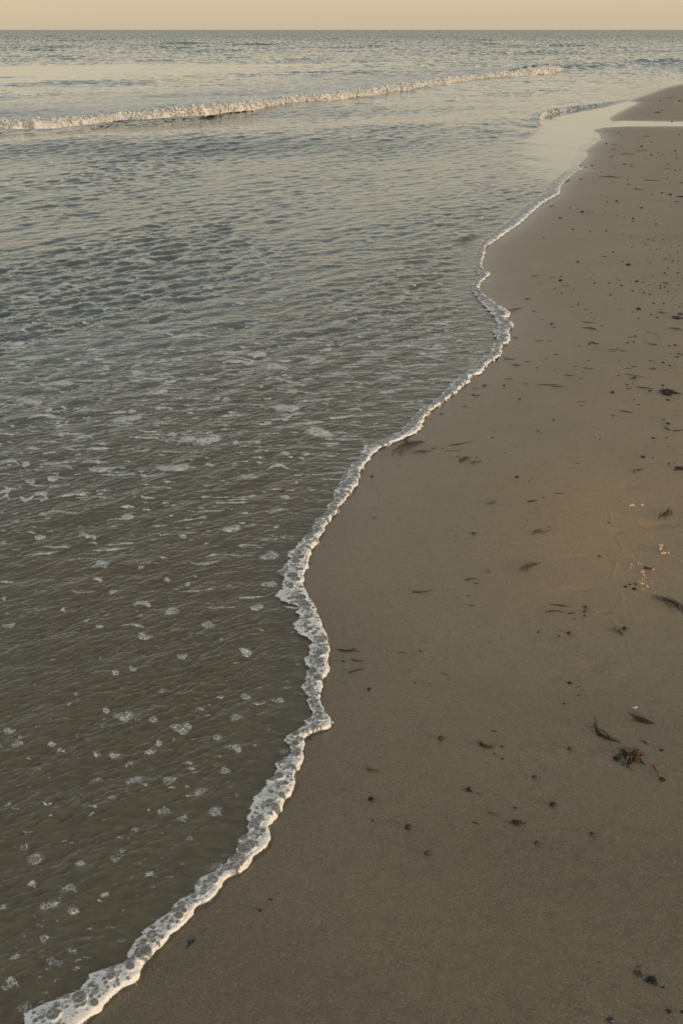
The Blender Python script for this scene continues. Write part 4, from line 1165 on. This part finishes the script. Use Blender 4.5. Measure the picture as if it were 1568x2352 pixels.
tag(link_mesh('foam_line', me, M_FOAM), 'white bubbly line of foam along the curving edge of the water', 'foam', kind='stuff')

# ------------------------------------------------------------------ white water of the breaking wave
P, hh = crest_arrays(CREST)
sarc = np.concatenate([[0], np.cumsum(np.hypot(*np.diff(P, axis=0).T))])
ns, nv = 1700, 34
ss = np.linspace(0, sarc[-1], ns)
cx, cy = np.interp(ss, sarc, P[:, 0]), np.interp(ss, sarc, P[:, 1])
ch = np.interp(ss, sarc, hh)
tx, ty = np.gradient(cx), np.gradient(cy)
tl = np.hypot(tx, ty)
nx, ny = -ty / tl, tx / tl                # seaward
vs = []
for i in range(ns):
    end = min(1.0, (sarc[-1] - ss[i]) / 3.0)
    hgt = 0.82 * ch[i] * (0.25 + 0.75 * math.sqrt(max(end, 0)))
    lobe = 0.62 + 0.55 * mnoise.noise(Vector((ss[i] * 0.9, 3.1, 0))) + 0.55 * mnoise.noise(Vector((ss[i] * 3.1, 9.1, 0)))
    for j in range(nv):
        t = j / (nv - 1)
        a = t * math.pi * 0.86
        depth_ = 0.34 + 1.0 * ch[i]
        q = depth_ * (0.45 - 0.55 * math.cos(a)) - 0.30 + 0.16 * mnoise.noise(Vector((ss[i] * 1.3, 1.7, 0))) + 0.07 * mnoise.noise(Vector((ss[i] * 5.2, 1.7, 0)))
        zz = hgt * math.pow(max(math.sin(min(a * 1.02, math.pi)), 0), 0.6) * (0.60 + 0.48 * lobe) + 0.012
        p = Vector((cx[i] + nx[i] * q, cy[i] + ny[i] * q, zz))
        n1 = 1 - abs(mnoise.noise(p * 5.0))
        n2 = 1 - abs(mnoise.noise(p * 13.0 + Vector((4, 2, 7))))
        n3 = mnoise.noise(p * 30.0)
        k = hgt * ((n1 - 0.78) * 0.55 + (n2 - 0.78) * 0.45 + n3 * 0.18) * (1.0 if t < 0.8 else 0.6)
        fr = -math.cos(a)
        vs.append((p.x + nx[i] * fr * k, p.y + ny[i] * fr * k, max(zz + k * max(math.sin(a), 0.15) * 1.1, -0.02 if t in (0, 1) else 0.004)))
me, used = grid_mesh('breaking_wave', np.array(vs), ns, nv, flip=True)
set_attr(me, 'glassy', np.tile(smooth(0.42, 0.62, np.linspace(0, 1, nv)), ns)[used])
wave = tag(link_mesh('breaking_wave', me, M_WHITE), 'low breaking wave with a long cream coloured foaming front', 'wave', kind='stuff')

# tumbling puffs of froth over its face
import bmesh
bm = bmesh.new()
bmesh.ops.create_icosphere(bm, subdivisions=2, radius=1.0)
bv = np.array([v.co[:] for v in bm.verts])
bf = np.array([[v.index for v in f.verts] for f in bm.faces])
bm.free()
grid = np.array(vs).reshape(ns, nv, 3)
rg = np.random.default_rng(21)
npuff = 8500
PV, PF = [], []
for k in range(npuff):
    i = int(rg.uniform(0, ns - 1))
    j = int(np.clip(rg.beta(1.3, 1.9) * nv * 0.95, 0, nv - 1))
    c = grid[i, j]
    dist = math.hypot(c[0], c[1])
    sz_ = ch[i] * rg.uniform(0.05, 0.15) * (0.6 if j > nv * 0.5 else 1.0)
    if j < 4 and rg.uniform() < 0.4:
        sz_ *= 0.6
    sq = np.array([rg.uniform(0.8, 1.5), rg.uniform(0.8, 1.2), rg.uniform(0.8, 1.6)])
    v_ = bv * (1 + 0.10 * rg.normal(size=(len(bv), 1))) * sq * sz_
    lift = sz_ * rg.uniform(-0.4, 0.9)
    PV.append(v_ + c + np.array([-nx[i] * sz_ * 0.3, -ny[i] * sz_ * 0.3, lift]))
    PF.append(bf + k * len(bv))
PV, PF = np.vstack(PV), np.vstack(PF)


def puff_mesh(name, PV, PF):
    pm = bpy.data.meshes.new(name)
    pm.vertices.add(len(PV))
    pm.vertices.foreach_set('co', PV.astype(np.float32).ravel())
    pm.loops.add(len(PF) * 3)
    pm.loops.foreach_set('vertex_index', PF.astype(np.int32).ravel())
    pm.polygons.add(len(PF))
    pm.polygons.foreach_set('loop_start', np.arange(len(PF), dtype=np.int32) * 3)
    pm.polygons.foreach_set('use_smooth', np.ones(len(PF), bool))
    pm.update(calc_edges=True)
    return pm


fr_ = link_mesh('froth', puff_mesh('froth', PV, PF), M_WHITE, wave)
fr_['kind'] = 'stuff'
# the small curling wavelet beside the far bend
lip = np.array([(1236, 284), (1239, 277), (1243, 270), (1252, 265), (1265, 261), (1285, 257), (1305, 253), (1330, 249), (1360, 244)], float)
ls = np.linspace(0, 1, 170)
li = np.linspace(0, 1, len(lip))
PV, PF = [], []
for k, t in enumerate(ls):
    X_, Y_ = np.interp(t, li, lip[:, 0]), np.interp(t, li, lip[:, 1])
    gx, gy = [float(v) for v in ground(X_ + rg.normal(0, 2.0), Y_ + rg.normal(0, 0.8), 0.03)]
    r_ = rg.uniform(0.012, 0.034) * (1.15 - 0.75 * t)
    v_ = bv * (1 + 0.25 * rg.normal(size=(len(bv), 1))) * np.array([1.4, 1.0, 1.0]) * r_
    PV.append(v_ + np.array([gx, gy + 0.03, 0.02 + rg.uniform(0.0, 0.085) * (1 - 0.7 * t)]))
    PF.append(bf + k * len(bv))
tag(link_mesh('wavelet', puff_mesh('wavelet', np.vstack(PV), np.vstack(PF)), M_WHITE), 'small curling wavelet of froth beside the calm far pool', 'wave', kind='stuff')

# ------------------------------------------------------------------ builders of the small things
def placed(name, me, mat, c, label, cat, group, sink=0.0):
    o = link_mesh(name, me, None, None, (c[0], c[1], float(sand_z(c[0], c[1])) + sink))
    if mat is not None and not me.materials:
        me.materials.append(mat)
    return tag(o, label, cat, group)


def tube(path, rad, flat=0.45, seg=6):
    """flattened tapering tube along 3-D points"""
    vs, fs = [], []
    n = len(path)
    for i in range(n):
        a, b = Vector(path[max(i - 1, 0)]), Vector(path[min(i + 1, n - 1)])
        t = (b - a)
        t = t.normalized() if t.length > 1e-9 else Vector((1, 0, 0))
        s = t.cross(Vector((0, 0, 1)))
        s = s.normalized() if s.length > 1e-6 else Vector((1, 0, 0))
        u = s.cross(t).normalized()
        for k in range(seg):
            an = 2 * math.pi * k / seg
            vs.append(Vector(path[i]) + s * (math.cos(an) * rad[i]) + u * (math.sin(an) * rad[i] * flat))
    for i in range(n - 1):
        for k in range(seg):
            a, b = i * seg + k, i * seg + (k + 1) % seg
            fs.append((a, b, b + seg, a + seg))
    fs.append(tuple(range(seg))[::-1])
    fs.append(tuple((n - 1) * seg + k for k in range(seg)))
    return vs, fs


class Mesh:
    def __init__(self):
        self.v, self.f = [], []

    def add(self, vf):
        o = len(self.v)
        self.v += vf[0]
        self.f += [tuple(i + o for i in f) for f in vf[1]]
        return self

    def data(self, name):
        return pydata(name, self.v, self.f)


def wavy(a, b, n, wob, rg, lift=0.0, arch=0.0):
    a, b = np.array(a, float), np.array(b, float)
    d = b - a
    L = np.hypot(*d)
    p = np.array([-d[1], d[0]]) / max(L, 1e-9)
    ph, fr, bend = rg.uniform(0, 6.28), rg.uniform(3, 8), rg.uniform(-1, 1)
    out = []
    for i in range(n):
        t = i / (n - 1)
        q = a + d * t + p * L * (wob * math.sin(t * fr + ph) - wob * math.sin(ph) * (1 - t) + wob * 1.4 * bend * 4 * t * (1 - t))
        out.append((q[0], q[1], lift + arch * 4 * t * (1 - t)))
    return out


def taper(n, r, pk=0.6, tip=0.15):
    return [r * (tip + (1 - tip) * math.pow(math.sin(math.pi * min(max((i + 0.35) / (n - 0.3), 0), 1) ** pk), 0.75)) for i in range(n)]


REG = {'R1': 'on the far sand below the rivulet', 'R2': 'on the upper right sand', 'R3': 'on the right hand sand halfway up', 'R4': 'on the sand beside the upper foam', 'R5': 'on the damp sand below the upper foam bend',
       'R6': 'on the sand above the first shoe print', 'R7': 'on the warm lit sand at right', 'R8': 'on the smooth sand in the middle', 'R9': 'on the sand beside the middle foam', 'RA': 'on the sand around the third shoe print',
       'RB': 'on the lower sand', 'RC': 'on the lower sand', 'RD': 'on the lower right sand', 'RE': 'on the lower sand', 'RF': 'near the lower right corner', 'RG': 'on the bottom sand'}
CN = {'k': 'black', 'd': 'dark', 'b': 'brown', 'o': 'orange brown', 'v': 'olive brown', 'r': 'reddish', 'g': 'grey', 's': 'black'}

for e_ in S:
    key, x0, y0, x1, y1, th, mc = e_[:7]
    lab = e_[7] if len(e_) > 7 else None
    rg = np.random.default_rng(abs(hash((x0 * 7 + y0, x1 * 3 + y1))) % 100000)
    a, b = cpt(key, x0, y0), cpt(key, x1, y1)
    c = (a + b) / 2
    L = np.hypot(*(b - a))
    r = min(max(cscale(key, (x0 + x1) / 2, (y0 + y1) / 2, th) * 0.5, 0.0008), L * 0.22)
    # seen nearly edge-on the blade must be a little broader on the ground
    m = Mesh()
    n = 14
    m.add(tube(wavy(a - c, b - c, n, 0.035, rg, r * 0.35, r * 0.4), taper(n, r, 0.7), 0.5))
    for q in range(1 + int(rg.uniform(0, 2.4))):
        t0, t1 = sorted(rg.uniform(0.0, 1.0, 2))
        if t1 - t0 < 0.25:
            t1 = min(1.15, t0 + 0.4)
        off = rg.normal(0, 1, 2) * r * 0.9
        m.add(tube(wavy(a - c + (b - a) * t0 + off, a - c + (b - a) * t1 + off * rg.uniform(-1, 2), 9, 0.05, rg, r * 0.3, r * 0.5), taper(9, r * rg.uniform(0.3, 0.6), 0.8), 0.5))
    if lab:
        cat = 'twig' if ('twig' in lab or 'stick' in lab) else 'seaweed'
        placed('twig' if cat == 'twig' else 'seaweed_strand', m.data('seaweed_strand'), MAT[mc], c, lab, cat, 'loose blades of seaweed on the sand')
    else:
        placed('seaweed_strand', m.data('seaweed_strand'), MAT[mc], c, 'small thin %s blade of weed %s' % (CN[mc], REG[key]), 'seaweed', 'small %s weed blades %s' % (CN[mc], REG[key]))


def tuft_mesh(a, b, r, rg, nst):
    """fronds from a root at b spreading towards a"""
    m = Mesh()
    d = a - b
    L = np.hypot(*d)
    p = np.array([-d[1], d[0]]) / L
    bend = rg.choice([-1, 1]) * rg.uniform(0.10, 0.22) * L
    hook = rg.uniform(-0.12, 0.12) * L

    def curve(path):
        out = []
        for q in path:
            t = ((q[0] - b[0]) * d[0] + (q[1] - b[1]) * d[1]) / (L * L)
            k_ = bend * (4 * t * (1 - t)) - bend * 0.6 + hook * t * t
            out.append((q[0] + p[0] * k_, q[1] + p[1] * k_, q[2]))
        return out
    m.add(tube(curve(wavy(b, a, 16, 0.06, rg, r * 0.3, r * 0.3)), taper(16, r * 0.30, 0.6, 0.2), 0.5))
    for k in range(nst):
        sp = rg.normal(0, 1.0)
        t0, t1 = rg.uniform(-0.03, 0.35), rg.uniform(0.45, 1.0)
        s = b + d * t0 + p * r * rg.normal(0, 0.6)
        e = b + d * t1 + p * r * sp * (1 + t1)
        rr_ = r * rg.uniform(0.06, 0.22)
        m.add(tube(curve(wavy(s, e, 12, rg.uniform(0.03, 0.12), rg, r * rg.uniform(0.1, 0.7), r * rg.uniform(0, 0.7))), taper(12, rr_, rg.uniform(0.5, 1.0)), 0.55))
    return m


for key, x0, y0, x1, y1, th, mc, *lab in T:
    lab = lab[0] if lab else None
    rg = np.random.default_rng(int(abs(x0) * 13 + y0))
    a, b = cpt(key, x0, y0), cpt(key, x1, y1)
    c = (a + b) / 2
    r = cscale(key, x1, y1, th) * 0.42
    big = th > 40
    m = tuft_mesh(a - c, b - c, r, rg, 15 if big else 8)
    placed('seaweed_tuft', m.data('seaweed_tuft'), MAT[mc], c, lab or ('small dark tuft of weed ' + REG[key]), 'seaweed', 'tufts of seaweed on the sand')


def stone_mesh(seed, name='pebble'):
    import bmesh
    bm = bmesh.new()
    bmesh.ops.create_icosphere(bm, subdivisions=3, radius=1.0)
    off = Vector((seed * 3.1, seed * 1.7, seed))
    for v in bm.verts:
        k = 1 + 0.30 * mnoise.noise(v.co * 0.9 + off) + 0.10 * mnoise.noise(v.co * 2.6 + off)
        v.co *= k
        v.co.z *= 0.62
    me = bpy.data.meshes.new(name)
    bm.to_mesh(me)
    bm.free()
    me.polygons.foreach_set('use_smooth', np.ones(len(me.polygons), bool))
    return me


STONES = {}
for i_, (key, x, y, w, mc, *lab) in enumerate(PEBBLES):
    lab = lab[0] if lab else None
    v = i_ % 4
    if (mc, v) not in STONES:
        STONES[(mc, v)] = stone_mesh(v + 2.5 + 4 * 'kdbrgsuovwpt'.find(mc))
        STONES[(mc, v)].materials.append(MAT[mc])
    c = cpt(key, x, y)
    r = cscale(key, x, y, w) * (0.58 if key in ('R7', 'RA', 'RB', 'RC', 'RD', 'RE', 'RF', 'RG', 'R8', 'R9') else 0.5)
    o = placed('pebble', STONES[(mc, v)], None, c, lab or 'tiny %s pebble %s' % (CN[mc], REG[key]), 'pebble', 'tiny %s pebbles %s' % (CN[mc], REG[key]) if not lab else 'dark pebbles on the sand', r * 0.22)
    asp = 0.75 if key in ('R1', 'R2', 'R3') else 0.8
    o.scale = (r, r * asp * random.uniform(0.8, 1.2), r * random.uniform(0.7, 1.0))
    o.rotation_euler = (0, 0, random.uniform(-0.5, 0.5))


def snail_mesh(rg):
    """coiled shell: a tube of growing radius on a rising spiral"""
    path, rad = [], []
    n = 46
    for i in range(n):
        t = i / (n - 1)
        a = t * 2.35 * 2 * math.pi
        g = math.exp(1.9 * (t - 1))
        path.append((math.cos(a) * g * 0.52, math.sin(a) * g * 0.52, 0.55 - 0.62 * g))
        rad.append(0.50 * g + 0.012)
    vs, fs = tube(path, rad, 1.0, 12)
    # hollow mouth
    last = (n - 1) * 12
    fs.pop()
    o = len(vs)
    ctr = Vector(path[-1])
    prev = Vector(path[-4])
    inn = [ctr + (Vector(vs[last + k]) - ctr) * 0.78 for k in range(12)]
    deep = [prev + (Vector(vs[last + k]) - ctr) * 0.6 for k in range(12)]
    vs = vs + inn + deep
    for k in range(12):
        q = (k + 1) % 12
        fs.append((last + k, last + q, o + q, o + k))
        fs.append((o + k, o + q, o + 12 + q, o + 12 + k))
    fs.append(tuple(o + 12 + k for k in range(12)))
    return vs, fs


for key, x, y, w, mc, lab in N:
    rg = np.random.default_rng(x + y)
    c = cpt(key, x, y)
    r = cscale(key, x, y, w) * 0.56
    if 'mussel' in lab or 'broken' in lab:
        m = Mesh()
        nu, nv_ = 20, 9
        vs, fs = [], []
        for side in (1.0, 0.86):
            for i in range(nu):
                for j in range(nv_):
                    u, v = i / (nu - 1), j / (nv_ - 1)
                    an = (u - 0.5) * 4.9
                    rr_ = (0.42 + 0.58 * v) * (1 + 0.12 * math.sin(3 * an)) * side
                    hgt = 0.42 * (1 - (2 * v - 1) ** 2) + 0.1 * (1 - v)
                    vs.append(Vector((math.cos(an + 0.8) * rr_, math.sin(an + 0.8) * rr_ * 0.8, hgt * side - 0.02)))
        for s_ in range(2):
            for i in range(nu - 1):
                for j in range(nv_ - 1):
                    a_ = s_ * nu * nv_ + i * nv_ + j
                    q = (a_, a_ + 1, a_ + nv_ + 1, a_ + nv_)
                    fs.append(q if s_ == 0 else q[::-1])
        m.add((vs, fs))
        me = m.data('shell')
    else:
        me = Mesh().add(snail_mesh(rg)).data('shell')
    o = placed('shell', me, MAT[mc], c, lab, 'shell', 'shells lying on the sand', r * 0.28)
    o.scale = (r, r, r * 0.95)
    o.rotation_euler = (rg.uniform(-0.5, 0.2), rg.uniform(-0.4, 0.4), rg.uniform(-1.5, 1.5))


def clump_parts(w, dpt, rg, n):
    fr, br, gd = Mesh(), Mesh(), Mesh()
    for k in range(n):
        a = rg.uniform(0, 6.28)
        q = math.sqrt(rg.uniform(0, 1)) * 0.62
        p = np.array([math.cos(a) * q * w / 2, math.sin(a) * q * dpt / 2])
        hd = rg.uniform(0, 6.28)
        L = w * rg.uniform(0.18, 0.45)
        curl = rg.normal(0, 2.2)
        h0 = w * 0.14 * (1 - q * q * 1.8) * rg.uniform(0.1, 1.0)
        path, st = [], 11
        for i in range(st):
            t = i / (st - 1)
            path.append((p[0], p[1], max(h0 * (1 - 0.5 * t) + w * 0.05 * math.sin(t * 3.1), w * 0.006)))
            p = p + np.array([math.cos(hd), math.sin(hd) * (dpt / w * 0.5 + 0.5)]) * L / st
            hd += curl / st
            if (p[0] / (w / 2)) ** 2 + (p[1] / (dpt / 2)) ** 2 > 1.2:
                hd += 1.2
        blade = rg.uniform(0, 1) < 0.35
        (gd if rg.uniform() < 0.38 else fr).add(tube(path, taper(st, w * (rg.uniform(0.03, 0.055) if blade else rg.uniform(0.010, 0.022)), 0.7), 0.3 if blade else 0.8, 6))
    for k in range(max(3, n // 9)):
        a = rg.uniform(0, 6.28)
        s = np.array([math.cos(a) * w * 0.25, math.sin(a) * dpt * 0.25])
        e = s * rg.uniform(1.9, 2.6)
        for q in range(3):
            br.add(tube(wavy(s, e + rg.normal(0, w * 0.07, 2), 9, 0.08, rg, w * 0.012, w * 0.02), taper(9, w * 0.012, 0.6, 0.3), 0.8))
    return fr, br, gd


for key, x, y, w, h, mc, lab in C:
    rg = np.random.default_rng(x * 3 + y)
    c = cpt(key, x, y)
    wm = cscale(key, x, y, w)
    dm = float(np.hypot(*(cpt(key, x, y - h / 2) - cpt(key, x, y + h / 2))))
    dm = min(dm, wm * 1.1)
    fr, br, gd = clump_parts(wm, dm, rg, 70 if w > 150 else 40)
    root = bpy.data.objects.new('seaweed_clump', None)
    root.empty_display_size = 0.02
    COL.objects.link(root)
    root.location = (c[0], c[1], float(sand_z(c[0], c[1])))
    tag(root, lab, 'seaweed', 'clumps of seaweed on the sand')
    link_mesh('fronds', fr.data('fronds'), MAT[mc], root)
    if gd.v:
        o = link_mesh('blades', gd.data('blades'), MAT['o' if key in ('RC', 'RD') else 'b'], root)
        o['label'] = 'lighter brown blades'
    link_mesh('branches', br.data('branches'), MAT['k' if mc != 'k' else 'd'], root)
    if w > 100 and mc != 'v':
        core = Mesh()
        for q in range(4):
            s = rg.normal(0, 0.16, 2) * (wm, dm)
            hd = rg.uniform(0, 6.28)
            e = s + np.array([math.cos(hd), math.sin(hd)]) * wm * 0.22
            core.add(tube(wavy(s, e, 9, 0.1, rg, wm * 0.05, wm * 0.03), taper(9, wm * rg.uniform(0.06, 0.10), 0.8, 0.3), 0.7, 9))
        link_mesh('matted_core', core.data('matted_core'), MAT['k'], root)
    if 'shell' in lab:
        for q in range(4):
            me = stone_mesh(q + 40.5, 'small_shell')
            sc_ = wm * rg.uniform(0.03, 0.06)
            o = link_mesh('small_shell', me, MAT['p' if q % 2 == 0 and 'strewn' in lab else 's'], root, (rg.normal(0, 0.2) * wm, -0.25 * dm + rg.normal(0, 0.1) * dm, wm * 0.12))
            o.scale = (sc_, sc_ * 0.7, sc_ * 0.5)

prev = None
for key, x0, y0, x1, y1, x2, y2, th, mc, lab in F:
    rg = np.random.default_rng(x0 + y0 + th)
    a, b, d = cpt(key, x0, y0), cpt(key, x1, y1), cpt(key, x2, y2)
    r = cscale(key, x0, y0, th) * 0.34
    m = prev[0] if lab is None else Mesh()
    c = prev[1] if lab is None else (a + b + d) / 3
    for e in (b, d, (b + d) / 2 + rg.normal(0, 0.15, 2) * np.hypot(*(b - d))):
        m.add(tube(wavy(a - c, e - c, 11, 0.06, rg, r * 0.6, r), taper(11, r * 0.8, 0.75, 0.35), 0.8))
        k_ = a + (e - a) * rg.uniform(0.4, 0.65)
        m.add(tube(wavy(k_ - c, e - c + rg.normal(0, 0.22, 2) * np.hypot(*(e - a)), 8, 0.06, rg, r * 0.6, r * 0.5), taper(8, r * 0.6, 0.75, 0.3), 0.8))
    if lab is not None:
        prev = (m, c)
        if 'five' in lab:
            held = (m, c, mc, lab)
            continue
    else:
        m, c, mc, lab = held
    placed('forked_twig', m.data('forked_twig'), MAT[mc], c, lab, 'twig', 'forked twigs on the sand')


def chip_mesh(rg):
    """a split angular sliver of wood"""
    vs, fs = [], []
    n = 7
    for i in range(n):
        t = i / (n - 1) * 2 - 1
        k = 0.55 * (1 - 0.35 * abs(t) ** 3) * rg.uniform(0.82, 1.15)
        for q in range(5):
            an = 2 * math.pi * q / 5 + 0.35 * t + rg.uniform(-0.12, 0.12)
            vs.append(Vector((t + rg.uniform(-0.06, 0.06), math.cos(an) * k, (math.sin(an) * 0.8 + 0.45) * k)))
    for i in range(n - 1):
        for q in range(5):
            a, b = i * 5 + q, i * 5 + (q + 1) % 5
            fs.append((a, b, b + 5, a + 5))
    fs.append((4, 3, 2, 1, 0))
    fs.append(tuple((n - 1) * 5 + q for q in range(5)))
    return vs, fs


for i_, (key, x, y, w) in enumerate(CHIPS):
    rg = np.random.default_rng(i_ + 60)
    c = cpt(key, x, y)
    r = cscale(key, x, y, w) * 0.5
    me = pydata('wood_chip', *chip_mesh(rg), smoothf=False)
    lab = WLAB.get((x, y)) if w > 20 else None
    o = placed('wood_chip', me, MAT['w'], c, lab or ('pale crumb of wood scattered between the larger chips' if w < 18 else 'short pale wood chip in the upright row of crumbs'), 'wood chip', 'pale wood chips on the warm sand', r * 0.05)
    o.scale = (r * 1.25, r * rg.uniform(0.8, 1.1), r * rg.uniform(1.2, 1.6))
    if 'splinter' in (lab or ''):
        o.scale = (r, r * 0.25, r * 0.3)
        o.rotation_euler = (0, 0, -0.9)
    else:
        o.rotation_euler = (0, rg.uniform(-0.2, 0.2), rg.uniform(-0.6, 1.4))
# the longer piece of wood among the chips
rg = np.random.default_rng(3)
a, b = cpt('R7', 1182, 592), cpt('R7', 1268, 612)
c = (a + b) / 2
root = bpy.data.objects.new('driftwood', None)
root.empty_display_size = 0.02
COL.objects.link(root)
root.location = (c[0], c[1], float(sand_z(c[0], c[1])))
tag(root, 'short thick stick of driftwood with a sunlit end among the wood chips', 'driftwood')
r = cscale('R7', 1225, 600, 26) * 0.5
link_mesh('stick', Mesh().add(tube(wavy(a - c, b - c, 12, 0.02, rg, r * 0.8), [r * 0.85] * 12, 0.95, 9)).data('stick'), MAT['v'], root)
o = link_mesh('sunlit_end', pydata('sunlit_end', *chip_mesh(rg), smoothf=False), MAT['w'], root, (*(b - c), r * 0.4))  # end caught by the low sun, its light put in as paler wood
o.scale = (r * 1.1, r * 1.6, r * 1.3)
# club shaped root, red at the thin end
a, b = cpt('RD', 1215, 832), cpt('RD', 1325, 1030)
c = (a + b) / 2
root = bpy.data.objects.new('seaweed_root', None)
root.empty_display_size = 0.02
COL.objects.link(root)
root.location = (c[0], c[1], float(sand_z(c[0], c[1])))
tag(root, 'slim tan stalk with a red tip and a dark knob at its base', 'seaweed')
r = cscale('RD', 1280, 920, 26) * 0.5
q1 = a + (b - a) * 0.30
q2 = a + (b - a) * 0.80
link_mesh('tip', Mesh().add(tube(wavy(a - c, q1 - c, 9, 0.03, rg, r * 0.6), taper(9, r, 0.6, 0.4), 0.7)).data('tip'), MAT['x'], root)
link_mesh('stalk', Mesh().add(tube(wavy(q1 - c, q2 - c, 10, 0.03, rg, r * 0.6), [r * (0.8 + 0.05 * i) for i in range(10)], 0.7)).data('stalk'), MAT['t'], root)
kn = Mesh()
for q in range(12):
    e = b - c + rg.normal(0, r * 1.0, 2)
    kn.add(tube(wavy(q2 - c + rg.normal(0, r * 0.5, 2), e, 8, 0.1, rg, r * rg.uniform(0.3, 1.2), r * 0.4), taper(8, r * rg.uniform(0.4, 0.8), 0.8, 0.3), 0.8))
link_mesh('knob', kn.data('knob'), MAT['d'], root)

for i_, (key, x, y, w, lab) in enumerate(G):
    c = cpt(key, x, y)
    r = cscale(key, x, y, w) * 0.5
    vs, fs = [], []
    rg = np.random.default_rng(i_ + 5)
    for L_ in (1.0, 0.0):
        for k in range(11):
            an = 2 * math.pi * k / 11
            q = 1 + rg.uniform(-0.25, 0.2)
            vs.append(Vector((math.cos(an) * q, math.sin(an) * q * 0.7, 0.22 + 0.18 * L_ + 0.15 * math.cos(an))))
    vs.append(Vector((0.1, 0, 0.62)))
    for k in range(11):
        q = (k + 1) % 11
        fs += [(k, q, 22), (11 + k, 11 + q, q, k)]
    fs.append(tuple(range(21, 10, -1)))
    o = placed('shell_flake', pydata('shell_flake', vs, fs), MAT['p'], c, lab, 'shell', 'pale shell fragments on the sand', 0.0)
    o.scale = (r, r, r * 0.6)
